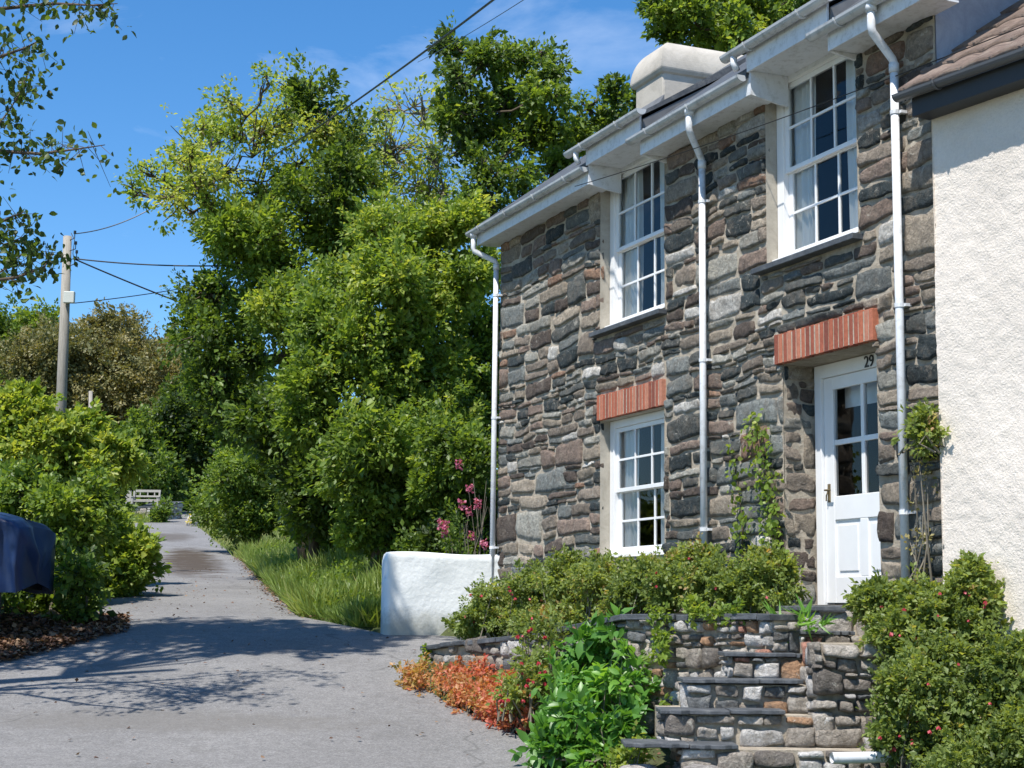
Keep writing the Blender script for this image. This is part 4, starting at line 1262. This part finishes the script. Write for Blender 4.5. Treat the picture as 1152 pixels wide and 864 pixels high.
mb = MB(); mb.prismz([(l0[0] + .1, 13.42), (l0[0] + .6, 13.39), (l0[0] + .62, 13.9), (l0[0] + .1, 13.9)], 1.742, 1.782); mb.build('tread', M['slate'], root, bevel=.006)
# loose rocks at the foot
def rock(p, r, mat, name, label, seed, sq=.7, cat='rock', group=None):
    rng = np.random.default_rng(seed)
    n1, n2 = 14, 9; V = []; F = []
    for i in range(n2 + 1):
        th = math.pi * i / n2
        for k in range(n1):
            ph = 2 * math.pi * k / n1; V.append((math.sin(th) * math.cos(ph), math.sin(th) * math.sin(ph), math.cos(th) * sq))
    V = np.array(V); V = V * (1 + .28 * vnoise(V * 1.0 + seed, 1.6, 3) + .08 * vnoise(V + seed, 5, 3))[:, None] * r + np.array(p)
    for i in range(n2):
        for k in range(n1): F.append((i * n1 + k, i * n1 + (k + 1) % n1, (i + 1) * n1 + (k + 1) % n1, (i + 1) * n1 + k))
    F = np.array(F)
    c = np.tile(np.array([[.36, .33, .30]]), (len(F), 1)) * rng.uniform(.8, 1.2)
    return tag(np_obj(name, V, F, mat, None, False, {'scol': c}), label, cat, group)


q = at(795, 857, 11.9); rock((q[0], 11.85, .5), .26, M['gstone'], 'boulder', 'pale rough boulder at the foot of the steps', 3, .5)
q = at(722, 860, 12.0); rock((q[0], 12.15, .48), .18, M['gstone'], 'boulder', 'smaller stone under the lowest slate tread', 5, .6)
# white waste pipe
mb = MB(); q0 = at(936, 853, 11.8); q1 = at(1030, 851, 11.95)
mb.tube([q0, q1], .042, 14, caps=False); mb.tube([q1, q0], .034, 14, caps=False)
tag(mb.build('drain_pipe', M['wupvc'], smooth=True), 'short white plastic drain pipe poking out under the right-hand bush', 'pipe')

# ------------------------------------------------------------------ garden plants
def plant(name, label, cat, blobs, mat, seed, tv=DIAM_V, tf=DIAM_F, stem=.25, aspect=1.0, flowers=None, group=None, base=None, minz=None, up=.0, clipfn=None, ks=0):
    rng = np.random.default_rng(seed)
    if ks:
        blobs = [(b[0], np.array(b[1]) * .85, max(4, int(b[2] * .7)), *b[3:]) for b in blobs] + split(blobs, rng, ks, .85)
    cs = np.array([b[0] for b in blobs])
    base = base or (cs[:, 0].mean(), cs[:, 1].mean(), cs[:, 2].min() - .25)
    root = thing(name, label, cat, base, 0, group)
    P, A, Nn, S, T, SP = blob_leaves(blobs, rng)
    A = unit(A + np.array([0, 0, up]))
    if minz is not None or clipfn:
        ok = np.ones(len(P), bool)
        if minz is not None: ok &= P[:, 2] > minz
        if clipfn: ok &= clipfn(P)
        P, A, Nn, S, T = P[ok], A[ok], Nn[ok], S[ok], T[ok]
    scatter('leaves', P, A, Nn, S, T, mat, root, tv, tf, aspect)
    mb = MB()
    for (c, sp) in SP:
        b0 = np.array([c[0], c[1], base[2]])
        for q in range(int(len(sp) * stem)):
            b1 = b0 + rng.normal(size=3) * np.array([.12, .12, 0])
            mb.tube([b1, (b1 + sp[q % len(sp)]) / 2 + rng.normal(size=3) * .05, sp[q % len(sp)]], [.010, .007, .003], 4, caps=False)
    mb.build('stems', M['pbark'], root)
    if flowers:
        n, fm, fs = flowers
        idx = rng.integers(0, len(SP), n); FP = []
        for i in idx:
            c, sp = SP[i]; cand = sp[rng.integers(0, len(sp), 7)]; s = cand[np.argmin(cand[:, 1] + .3 * cand[:, 0])]
            d = s - c; FP.append(c + d * 1.08 + np.array([-.04, -.13, 0]))
        k4 = np.arange(4) * math.pi / 2
        ax4 = unit(np.stack([np.cos(k4) * .45, np.sin(k4) * .45, -np.ones(4)], 1)); nn4 = unit(np.stack([np.cos(k4), np.sin(k4), np.zeros(4)], 1))
        proto = None
        for q, fp in enumerate(FP):
            if proto is None:
                proto = scatter('flower', np.zeros((4, 3)) + np.array(base), ax4, nn4, np.full(4, fs), rng.random(4), fm, root, DIAM_V, DIAM_F, 1.3)
                fo = proto
            else:
                fo = proto.copy(); COL.objects.link(fo)
            fo.location = Vector(fp - np.array(base)); fo.rotation_euler = (rng.normal() * .3, rng.normal() * .3, rng.random() * 6); sc_ = rng.uniform(.7, 1.25); fo.scale = (sc_,) * 3
    return root


def nofac(P):  # keep plants out of the house wall
    d = (P[:, 0] - ORG[0]) * .9219 + (P[:, 1] - ORG[1]) * .3875
    return d < -.03


bl = []
for (px, py, Y, r, rz, ti) in ((535, 695, 18.6, 26, 24, .35), (560, 670, 18.4, 34, 26, .4), (600, 655, 17.9, 36, 28, .42), (640, 650, 17.2, 36, 30, .45), (680, 645, 16.6, 36, 30, .5), (590, 690, 17.8, 34, 22, .42),
                             (640, 685, 16.9, 36, 24, .5), (690, 675, 16, 36, 24, .52)):
    bl.append(B(px, py + 7, Y, r, rz * .85, 120, 34, .055, .042, ti, 1.1))
bl = [(*b_[:6], b_[6] + .13) for b_ in bl]
plant('fuchsia_hedge', 'olive-green fuchsia hedge beside the white wall under the ground-floor window', 'bush', bl, M['hedge'], 70, ks=4, stem=.05, flowers=(30, M['fuchsia'], .034), clipfn=nofac)
bl = []
for (px, py, Y, r, rz, ti) in ((725, 655, 15.6, 34, 30, .5), (765, 655, 15.0, 36, 30, .55), (805, 650, 14.6, 34, 32, .55), (745, 640, 15.4, 28, 22, .6), (840, 655, 14.3, 34, 28, .55), (875, 660, 14.0, 28, 30, .55), (780, 625, 15.2, 26, 22, .6),
                             (860, 635, 14.1, 24, 24, .6)):
    bl.append(B(px, py + 9, Y, r, rz * .85, 120, 34, .05, .040, ti, 1.1))
plant('fuchsia_hedge', 'yellow-green fuchsia bush on the wall between window and door', 'bush', bl, M['hedge'], 71, ks=4, stem=.05, flowers=(16, M['fuchsia'], .032), clipfn=nofac)
bl = []
for (px, py, Y, r, rz, ti) in ((1020, 670, 12.6, 44, 30, .5), (1060, 680, 12.4, 44, 36, .5), (1090, 720, 12.1, 50, 44, .5), (1030, 730, 12.1, 50, 44, .48), (1010, 780, 11.9, 44, 44, .45), (1060, 790, 11.8, 54, 50, .48),
                             (1110, 780, 11.7, 50, 50, .5), (1140, 830, 11.4, 50, 44, .5), (1070, 850, 11.4, 56, 40, .42), (1010, 820, 11.8, 30, 24, .4), (1085, 650, 12.3, 22, 26, .55), (975, 665, 12.7, 22, 14, .55), (1130, 740, 11.7, 30, 34, .5), (1000, 700, 12.4, 28, 24, .5)):
    bl.append(B(px + 12, py + 14, Y, r, rz * .92, 150, 36, .055, .042, ti - .02, 1.0))
plant('fuchsia_bush', 'large fuchsia bush with red flowers against the cream wall right of the steps', 'bush', bl, M['hedge'], 72, ks=4, stem=.05, flowers=(60, M['fuchsia'], .032), base=(3.3, 11.9, .4))
# lush broad leaved plant
bl = []
for (px, py, Y, r, rz, ti) in ((665, 725, 14.6, 34, 30, .5), (640, 760, 14.3, 34, 34, .45), (700, 770, 14.1, 36, 36, .55), (660, 810, 13.9, 40, 30, .45), (710, 820, 13.7, 28, 28, .5), (690, 730, 14.4, 28, 26, .6), (625, 835, 13.9, 26, 14, .5), (680, 845, 13.6, 30, 12, .5)):
    bl.append(B(px, py + 8, Y, r * .82, rz * .85, 50, 11, .065, .112, ti + random.uniform(-.1, .15), 1.0))
plant('leafy_plant', 'bushy plant of large fresh green leaves spilling over the wall to the road', 'plant', bl, M['lush'], 73, BROAD_V, BROAD_F, .5, .72, base=(.75, 13.9, .5))
bl = []
for (px, py, Y, r, rz, ti) in ((600, 760, 15.2, 22, 34, .5), (610, 720, 15.5, 24, 24, .5), (585, 780, 15.2, 18, 24, .6)):
    bl.append(B(px, py, Y, r, rz, 60, 16, .06, .05, ti, 1.0))
plant('red_fuchsia', 'small red-flowered fuchsia left of the broad-leaved plant', 'plant', bl, M['hedge'], 74, flowers=(36, M['fuchsia'], .038))
# red and orange herb along the road edge
bl = []
for k, t in enumerate(np.linspace(0, 1, 11)):
    px = 470 + t * 118; py = 763 + t * 46
    Y = 17.5 - t * 2.2
    bl.append(B(px, py, Y, 20, 16, 60, 12, .045, .045, .35 + t * .3, 1.0))
    if 2 < k < 10: bl.append(B(px + 26, py - 14, Y + .3, 20, 16, 50, 12, .045, .045, .5 + t * .3, 1.0))
plant('red_ground_plant', 'low red and orange creeping herb between low wall and asphalt', 'plant', bl, M['redleaf'], 75, stem=.2)
bl = [B(700, 858, 12.6, 14, 8, 30, 10, .04, .05, .7), B(715, 846, 12.5, 12, 12, 30, 10, .04, .05, .75)]
plant('step_weed', 'small yellow-green weed at the foot of the lowest step', 'plant', bl, M['leaf'], 76)
bl = [B(900, 700, 13.15, 14, 8, 14, 14, .04, .13, .8)]
plant('fern_tuft', 'tuft of bright strappy leaves beside the door step', 'plant', bl, M['lush'], 77, BLADE_V, BLADE_F, 0, 2.2, up=.5)
bl = [B(480, 745, 18.1, 8, 10, 16, 10, .03, .05, .6), B(478, 755, 17.9, 8, 6, 12, 10, .03, .05, .7)]
plant('wall_weed', 'little green weed at the free end of the low stone wall', 'plant', bl, M['leaf'], 78)
# ivy on low wall
bl = [B(x, y, Y, 8, 10, 10, 12, .035, .05, .6) for (x, y, Y) in ((740, 695, 13.85), (745, 715, 13.75), (738, 735, 13.7), (742, 760, 13.6), (736, 790, 13.5), (780, 690, 13.6), (805, 692, 13.4), (830, 690, 13.3))]
plant('wall_ivy', 'ivy strand trailing over the stone wall beside the slate steps', 'ivy', bl, M['leaf'], 79, stem=0)


def wall_ivy(name, label, strand, seed, n=26, spread=.09, size=.055, tint=.62):
    rng = np.random.default_rng(seed); P = []; mb = MB()
    pts = [hw(x, -.04, z) for (x, z) in strand]
    mb.tube(pts, list(np.linspace(.009, .004, len(pts))), 5)
    for a_, b_ in zip(strand[:-1], strand[1:]):
        L = math.hypot(b_[0] - a_[0], b_[1] - a_[1])
        for k in range(int(n * L / .3)):
            t = rng.random(); x = a_[0] + (b_[0] - a_[0]) * t + rng.normal() * spread; z = a_[1] + (b_[1] - a_[1]) * t + rng.normal() * spread * .7
            P.append(hw(x, -.05 - abs(rng.normal()) * .03, z))
    P = np.array(P); N = len(P)
    root = thing(name, label, 'ivy', tuple(pts[0]))
    out = np.array([-.9219, -.3875, .25])
    scatter('leaves', P, unit(rng.normal(size=(N, 3)) + np.array([0, 0, -.5])), unit(out + rng.normal(size=(N, 3)) * .45), size * rng.uniform(.6, 1.3, N), tint + rng.normal(size=N) * .12, M['leaf'], root, BROAD_V, BROAD_F, 1.3)
    mb.build('stem', M['bark'], root)


wall_ivy('climbing_ivy', 'thicker ivy strand climbing the stone wall just left of the door', [(6.95, 2.0), (6.90, 2.5), (6.85, 2.95), (6.72, 3.3), (6.62, 3.6)], 90, 70, .11)
wall_ivy('climbing_ivy', 'thin ivy strand climbing the stones further left of the door', [(6.35, 2.1), (6.38, 2.6), (6.28, 3.0), (6.18, 3.35)], 91, 32, .07)
wall_ivy('climbing_ivy', 'short ivy strand hugging the left edge of the door opening', [(7.42 - .38, 1.9), (7.42 - .42, 2.4), (7.42 - .40, 2.75)], 92, 22, .04)
bl = []
for (x, w, z) in ((9.22, -.12, 3.30), (9.34, -.10, 3.27), (9.27, -.14, 3.17), (9.38, -.10, 3.16), (9.30, -.12, 3.06)):
    bl.append((hw(x, w, z), (.11 * random.uniform(.5, 1.2), .08, .09 * random.uniform(.5, 1.3)), 16, 9, .035, .045, .55))
plant('wall_plant', 'tufty plant rooted high in the stone wall beside the right-hand downpipe', 'plant', bl, M['hedge'], 93, stem=.1, base=tuple(hw(9.25, -.1, 3.0)))
bl = []
for (x, w, z) in ((9.25, -.08, 2.9), (9.28, -.1, 2.6), (9.22, -.1, 2.3), (9.3, -.1, 2.05)):
    bl.append((hw(x, w, z), (.08, .06, .16), 10, 8, .03, .035, .8))
plant('dry_creeper', 'thin dry creeper under the tuft beside the cream wall', 'plant', bl, M['olive'], 94, stem=.3, base=tuple(hw(9.25, -.06, 1.9)))
# pink valerian
bl = [B(520, 600, 22.6, 22, 30, 40, 12, .08, .07, .35), B(540, 560, 22.6, 16, 30, 30, 12, .08, .07, .35)]
bl = [(b[0],) + b[1:] for b in bl]
root = plant('valerian', 'pink-flowered valerian against dark leaves by the cottage corner', 'plant', bl, M['leaf'], 95, clipfn=nofac, base=tuple(at(528, 670, 22.6)))
rng = np.random.default_rng(96); Pf = []
for (px, py) in ((517, 523), (529, 549), (538, 566), (519, 568), (537, 568), (531, 603), (545, 612), (501, 592), (500, 598), (497, 590), (527, 575)):
    c = at(px, py, 22.1)
    Pf = c + np.clip(rng.normal(size=(40, 3)), -1, 1) * np.array([.035, .035, .05])
    scatter('flower_head', Pf, unit(rng.normal(size=Pf.shape)), unit(rng.normal(size=Pf.shape)), rng.uniform(.025, .05, len(Pf)), rng.random(len(Pf)), M['pink'], root, DIAM_V, DIAM_F, 1.5)

# ------------------------------------------------------------------ grass verges, litter
def blades(name, n, sampler, hgt, seed, kind='stuff', label=None, mat='grass', tl=.5, lean=.5):
    rng = np.random.default_rng(seed); X, Y = sampler(rng, n)
    Z = terr(X, Y) - .02
    P = np.stack([X, Y, Z], 1)
    ax = unit(np.stack([rng.normal(size=n) * lean, rng.normal(size=n) * lean, np.ones(n)], 1))
    nn = unit(rng.normal(size=(n, 3)))
    patch = vnoise(np.stack([X, Y, X * 0], 1), 1.1, 5)
    S = hgt * rng.uniform(.5, 1.3, n) * (1 + .6 * patch)
    wdt = 1.0
    o = scatter(name, P, ax, nn, S, tl + .25 * patch + rng.normal(size=n) * .12, M[mat], None, BLADE_V, BLADE_F, wdt)
    return tag(o, label, 'grass', None, kind)


def s_verge(rng, n):
    Y = 22 + (rng.random(n) ** 1.6) * 26; w = .2 + 5.0 * rng.random(n) ** 1.15
    w = np.minimum(w, .3 + (Y - 21.3) * 1.0)
    X = redge(Y) + w - .05
    return X, Y


blades('grass_verge', 95000, s_verge, .36, 100, label='rough green grass verge on the right of the lane')
def verge_weeds(name, n, label, seed, sampler, size, hmax, tint, mat='leaf'):
    rng = np.random.default_rng(seed); X, Y = sampler(rng, n // 14)
    idx = np.repeat(np.arange(len(X)), 14); N = len(idx)
    hh = hmax * rng.uniform(.3, 1, len(X))
    P = np.stack([X[idx] + rng.normal(size=N) * .09, Y[idx] + rng.normal(size=N) * .09, terr(X, Y)[idx] + hh[idx] * rng.random(N)], 1)
    o = scatter(name, P, unit(rng.normal(size=(N, 3)) + np.array([0, 0, .2])), unit(rng.normal(size=(N, 3)) * .5 + np.array([0, 0, 1])), size * rng.uniform(.5, 1.4, N), tint + rng.normal(size=len(X))[idx] * .15, M[mat], None)
    tag(o, label, 'weeds', None, 'stuff')


def s_w(rng, n):
    Y = 22 + (rng.random(n) ** 1.5) * 28; w = np.minimum(.35 + 4.5 * rng.random(n), .3 + (Y - 21.3) * 1.0)
    return redge(Y) + w, Y
verge_weeds('verge_undergrowth', 26000, 'leafy weeds tangled among the grass on the right verge', 120, s_w, .08, .45, .45)
def s_w2(rng, n):
    Y = 21.5 + rng.random(n) * 26; return ledge(Y) - rng.random(n) * 1.2 + .05, Y
verge_weeds('roadside_undergrowth', 16000, 'low ragged weeds along the foot of the left hedge', 121, s_w2, .08, .4, .5)


def s_verge2(rng, n):
    Y = 46 + rng.random(n) * 40; return redge(Y) + rng.random(n) * 3, Y
blades('grass_far_verge', 12000, s_verge2, .22, 101, label='short sunlit grass below the round bush', tl=.75)
def s_left(rng, n):
    Y = 22 + rng.random(n) * 60; return ledge(Y) - rng.random(n) * 1.6 - .1, Y
blades('grass_left_edge', 16000, s_left, .22, 102, label='grass fringe on the left edge of the lane', tl=.45)
def s_island(rng, n):
    Y = 80.5 + rng.random(n) * 14; return ledge(Y) - rng.random(n) * 4 + .2, Y
blades('grass_bank', 9000, s_island, .35, 103, label='tufted grass bank below the wooden bench', tl=.55)


def litter(name, label, n, fx, size, seed, lift=.01, mat='litter'):
    rng = np.random.default_rng(seed); X, Y = fx(rng, n); Z = terr(X, Y)
    Z = np.where((X > ledge(Y)) & (X < redge(Y)), np.minimum(Z + .034, prof(Y) + .064), Z + .03) + lift * rng.random(n) * 3
    ax = unit(np.stack([rng.normal(size=n), rng.normal(size=n), rng.normal(size=n) * .25], 1))
    nn = unit(np.stack([rng.normal(size=n) * .4, rng.normal(size=n) * .4, np.ones(n)], 1))
    o = scatter(name, np.stack([X, Y, Z], 1), ax, nn, size * rng.uniform(.5, 1.3, n), rng.random(n), M[mat], None, DIAM_V, DIAM_F, 1.3)
    return tag(o, label, 'leaf litter', None, 'stuff')


def l1(rng, n):
    Y = rng.uniform(18.4, 22.5, n); return ledge(Y) + .35 - np.abs(rng.normal(size=n)) * .9 + .25 * rng.random(n), Y
litter('leaf_litter', 'brown dead leaves drifted along the left road edge', 12000, l1, .07, 110, .02)
def l2(rng, n):
    Y = rng.uniform(13, 40, n); return ledge(Y) + rng.random(n) * (redge(Y) - ledge(Y)), Y
litter('scattered_leaves', 'odd fallen leaves lying on the asphalt', 420, l2, .045, 111)
def l3(rng, n):
    Y = rng.uniform(22, 48, n); return redge(Y) + rng.normal(size=n) * .09 + .02, Y
litter('verge_debris', 'pale dry debris along the right road edge', 900, l3, .045, 112)
def l4(rng, n):
    Y = rng.uniform(11.8, 14.5, n); return redge(Y) + np.abs(rng.normal(size=n)) * .25, Y
litter('path_debris', 'dry crumbs and leaves at the edge of the asphalt below the steps', 1500, l4, .035, 113)

# ------------------------------------------------------------------ poles and wires
pb = at(66, 560, 35); zb = float(terr(pb[0], pb[1])); ptop = at(76, 266, 35)
root = thing('telegraph_pole', 'weathered wooden telegraph pole with a small pale box near its top', 'pole', (pb[0], pb[1], zb))
mb = MB(); mb.tube([(pb[0], pb[1], zb - .2), tuple(at(71, 400, 35)), tuple(ptop)], [.13, .115, .095], 12)
mb.build('post', M['pole'], root, smooth=True)
mb = MB(); q = at(78.5, 335, 34.86); mb.box(q[0] - .12, q[0] + .12, q[1] - .1, q[1] + .02, q[2] - .13, q[2] + .13)
mb.build('junction_box', m_simple('pale_box', (.55, .56, .50), .5, .05), root, bevel=.015)
mb = MB()
for k, (dx, py) in enumerate(((5, 268), (6, 280), (7, 290), (5, 297))):
    q = at(79 + dx, py, 34.95); mb.tube([at(76, py + 3, 34.95), q, q + np.array([0, 0, .12])], .012, 5)
    mb.tube([q + np.array([0, 0, .10]), q + np.array([0, 0, .17])], .03, 8)
mb.tube([at(80, 262, 34.95), at(84, 270, 34.9), at(82, 285, 34.9), at(85, 300, 34.9)], .01, 4)
mb.build('insulator', M['black'], root)
sb = at(101, 600, 50); zb2 = float(terr(sb[0], sb[1]))
mb = MB(); mb.tube([(sb[0], sb[1], zb2), tuple(at(102, 440, 50))], [.08, .06], 8)
tag(mb.build('slim_post', M['pole'], smooth=True), 'slim grey post half hidden by the hedge right of the telegraph pole', 'post')
for k, (px, Y, top) in enumerate(((128, 58, 536),)):
    q = at(px, top, Y); mb = MB(); mb.tube([(q[0], q[1], float(terr(q[0], q[1]))), tuple(q)], .06, 6)
    tag(mb.build('fence_post', M['wood']), 'short pale fence post left of the wooden bench', 'post')


def wire(label, p, q, sag, r, grp='overhead wires'):
    n = 24; p = np.array(p); q = np.array(q); mb = MB()
    pts = []
    for i in range(n):
        t = i / (n - 1); v = p + (q - p) * t; v = v.copy(); v[2] -= sag * 4 * t * (1 - t); pts.append(v)
    mb.tube(pts, r, 5); tag(mb.build('overhead_wire', M['black']), label, 'wire', grp)


wire('wire leaving the pole level towards the tall tree', at(84, 291, 35), at(330, 295, 33), .12, .016)
wire('wire sloping down from the pole into the tree foliage', at(85, 292, 35), at(290, 372, 36), .05, .018)
wire('thin lower wire from the pale box on the pole', at(84, 341, 35), at(300, 305, 40), .08, .011)
wire('wire rising from the pole top to the tree crown', at(84, 263, 35), at(200, 215, 36), .2, .012)
wire('thick cable crossing the sky above the trees', at(300, 180, 34), at(640, -66, 16), .1, .016)
wire('thin line crossing the sky right of the thick cable', at(470, 70, 34), at(650, -40, 18), .05, .006)
wire('fine service wire strung across the cottage front', hw(3.3, -.42, 6.65), tuple(at(1180, 18, 11.5)), .06, .005)

# ------------------------------------------------------------------ bench on a wall at the lane end
bq = at(163, 585, 84.5); bz = float(at(163, 573, 84.5)[2])
root = thing('wooden_bench', 'weathered grey wooden bench with a slatted back above the far stone wall', 'bench', (bq[0], bq[1], bz))
def bb(name, *bs):
    mb = MB()
    for b in bs: mb.box(bq[0] + b[0], bq[0] + b[1], bq[1] + b[2], bq[1] + b[3], bz + b[4], bz + b[5])
    mb.build(name, M['wood'], root, bevel=.01)
bb('backrest', (-.72, .72, .25, .31, .92, 1.05), (-.72, .72, .25, .31, .66, .75), (-.72, .72, .24, .30, .48, .54), (-.40, -.34, .26, .30, .75, .92), (0, .06, .26, .30, .75, .92), (.36, .42, .26, .30, .75, .92))
bb('seat', (-.75, .75, -.22, .24, .38, .44))
for s in (-.72, .62): bb('leg', (s, s + .1, .18, .28, -.05, .93)); bb('leg', (s, s + .1, -.26, -.18, -.05, .62))
for s in (-.74, .64): bb('armrest', (s, s + .12, -.30, .22, .621, .67))
bb('side_panel', (-1.12, -.8, .1, .2, .30, .98))
root = thing('far_stone_wall', 'low pale stone wall carrying the wooden bench at the lane end', 'wall', (bq[0], bq[1] - .6, bz - .8))
w0 = bq[0] - 1.4
wall_run('stone_facing', [(w0, bq[1] - .6, bz + .02, bz - 1.1), (w0 + 2.5, bq[1] - .6, bz + .06, bz - 1.1), (w0 + 3.1, bq[1] + 1.2, bz + .45, bz - 1.1)], root, [((.40, .37, .33), 3), ((.5, .47, .43), 2), ((.3, .26, .22), 2)], 130, (.2, .35), (.3, .6), True, .07, 1.6)
hedge('scrub_clump', 'grey-green scrub growing at the foot of the far stone wall', 170, 82, [(178, 578, 7), (187, 572, 7), (180, 586, 6)], .4, .16, 131, m=16, ns=40, gp=None)
q = at(218, 592, 79); rock((q[0], q[1], float(terr(q[0], q[1])) + .15), .45, M['gstone'], 'roadside_boulder', 'grey roadside boulder under the round bush at the lane bend', 9, .8)
bl = [B(216, 588, 78.5, 4, 4, 16, 12, .09, .10, .4)]
plant('gorse_clump', 'small yellow-flowered clump on the roadside boulder', 'plant', bl, M['yellow'], 132)

# ------------------------------------------------------------------ tarpaulin covered trailer
tq = at(22, 600, 19.5)
tx1, ty0 = tq[0], 19.5
gz = float(terr(tx1 - .8, 20))
root = thing('covered_trailer', 'trailer load under a creased dark blue tarpaulin at the frame edge', 'trailer', (tx1 - 1.2, 20.3, gz))
zt = float(at(24, 588, 19.5)[2]); zt2 = float(at(0, 578, 19.5)[2]); zb_ = float(at(24, 664, 19.5)[2])
# draped surface: cross-section perimeter grid
nx_, ns_ = 60, 60
xs = np.linspace(-2.3, 0, nx_)
V = []
for i, x in enumerate(xs):
    edge = sstep((x + .12) / .12)
    top = zt + (zt2 - zt) * sstep(-x / .5) - .05 * edge
    for k in range(ns_):
        s = k / (ns_ - 1)
        hgt = top - zb_
        path = 2 * hgt + 1.5
        d = s * path
        if d < hgt: y = 0; z = zb_ + d
        elif d < hgt + 1.5: y = d - hgt; z = top + .06 * math.sin((d - hgt) / 1.5 * math.pi)
        else: y = 1.5; z = top - (d - hgt - 1.5)
        dp = (top - z) / hgt
        fold = .07 * math.sin(x * 11 + 1.5 * math.sin(z * 3)) * max(dp, 0) + .03 * math.sin(x * 27 + z * 4) * max(dp, 0)
        if d < hgt: y -= fold + .03 * dp
        xx = x + (.05 * math.sin(y * 6) * (1 - 0) if edge > 0 else 0)
        V.append((tx1 + xx, ty0 + y, z - .03 * edge + (.03 * math.sin(x * 9) if z < zb_ + .02 else 0)))
F = [(i * ns_ + k, (i + 1) * ns_ + k, (i + 1) * ns_ + k + 1, i * ns_ + k + 1) for i in range(nx_ - 1) for k in range(ns_ - 1)]
# end flap
b0 = (nx_ - 1) * ns_
c0 = len(V); cy = ty0 + .75
for k in range(ns_):
    v = V[b0 + k]; V.append((v[0] + .03 + .04 * math.sin(v[1] * 9), v[1] * .5 + cy * .5, v[2] * .5 + (zb_ + .1) * .5 + .0))
ce = len(V); V.append((tx1 + .03, cy, zb_ + .1))
for k in range(ns_ - 1): F.append((b0 + k, c0 + k, c0 + k + 1, b0 + k + 1)); F.append((c0 + k, ce, c0 + k + 1))
np_obj('tarpaulin', np.array(V), F, M['tarp'], root, True)
mb = MB(); mb.prism([(-.62, zt2 + .02), (-.25, zt2 - .06), (-.27, zt2 - .42), (-.45, zt2 - .50), (-.66, zt2 - .38)], -.06, -.02)
mb.v = [(v[0] + tx1, v[1] + ty0 - .03, v[2]) for v in mb.v]
mb.build('tarpaulin_flap', M['tarp'], root, bevel=.012)
mb = MB(); mb.box(tx1 - 2.3, tx1 - .1, ty0 + .2, ty0 + 1.4, zb_ + .02, zb_ + .10)
mb.build('chassis', M['black'], root)
for yy in (.22, 1.3):
    mb = MB(); cxw = tx1 - 1.2
    mb.tube([(cxw, ty0 + yy - .08, gz + .3), (cxw, ty0 + yy + .08, gz + .3)], .3, 20); mb.build('wheel', M['rubber'], root)
mb = MB(); mb.tube([(tx1 - .3, ty0 + .3, gz - .05), (tx1 - .3, ty0 + .3, zb_ + .05)], .03, 8); mb.build('prop_stand', M['black'], root)

# ------------------------------------------------------------------ light and sky
EL = math.radians(60); AZ = math.atan2(-.53, -.85)
S = Vector((math.sin(AZ) * math.cos(EL), math.cos(AZ) * math.cos(EL), math.sin(EL)))
sl = bpy.data.lights.new('sun', 'SUN'); sl.energy = 4.8; sl.angle = math.radians(.53); sl.color = (1, .955, .89)
so = bpy.data.objects.new('sun', sl); COL.objects.link(so); so.rotation_euler = (-S).to_track_quat('-Z', 'Y').to_euler(); so.location = S * 60
w = bpy.data.worlds.new('World'); SC.world = w; w.use_nodes = True
nt = w.node_tree; nt.nodes.clear()
sky = nt.nodes.new('ShaderNodeTexSky'); sky.sky_type = 'NISHITA'; sky.sun_disc = False
sky.sun_elevation = EL; sky.sun_rotation = AZ % (2 * math.pi)
sky.air_density = 1.0; sky.dust_density = .15; sky.ozone_density = 4.0; sky.altitude = 600
hs = nt.nodes.new('ShaderNodeHueSaturation'); hs.inputs['Saturation'].default_value = 1.26
tc = nt.nodes.new('ShaderNodeTexCoord')
mp = nt.nodes.new('ShaderNodeMapping'); mp.inputs['Scale'].default_value = (2.2, 2.2, 6)
nz_ = nt.nodes.new('ShaderNodeTexNoise'); nz_.inputs['Scale'].default_value = 2.3; nz_.inputs['Detail'].default_value = 8; nz_.inputs['Roughness'].default_value = .6; nz_.inputs['Distortion'].default_value = .5
cr = nt.nodes.new('ShaderNodeValToRGB'); cr.color_ramp.elements[0].position = .57; cr.color_ramp.elements[0].color = (0, 0, 0, 1); cr.color_ramp.elements[1].position = .9; cr.color_ramp.elements[1].color = (.4, .4, .4, 1)
mx = nt.nodes.new('ShaderNodeMix'); mx.data_type = 'RGBA'; mx.inputs[7].default_value = (7, 7.6, 8.6, 1)
bg = nt.nodes.new('ShaderNodeBackground'); bg.inputs['Strength'].default_value = .127
wo = nt.nodes.new('ShaderNodeOutputWorld')
L = nt.links.new
L(sky.outputs[0], hs.inputs['Color']); L(tc.outputs['Generated'], mp.inputs[0]); L(mp.outputs[0], nz_.inputs['Vector']); L(nz_.outputs['Fac'], cr.inputs[0])
L(cr.outputs[0], mx.inputs[0]); L(hs.outputs[0], mx.inputs[6]); L(mx.outputs[2], bg.inputs['Color']); L(bg.outputs[0], wo.inputs['Surface'])

SC.render.engine = 'CYCLES'
SC.view_settings.view_transform = 'Standard'
SC.view_settings.look = 'None'
SC.view_settings.exposure = .58
SC.view_settings.gamma = 1
SC.cycles.max_bounces = 6
SC.cycles.transparent_max_bounces = 12
SC.cycles.use_denoising = True
SC.render.resolution_x = 1024; SC.render.resolution_y = 768
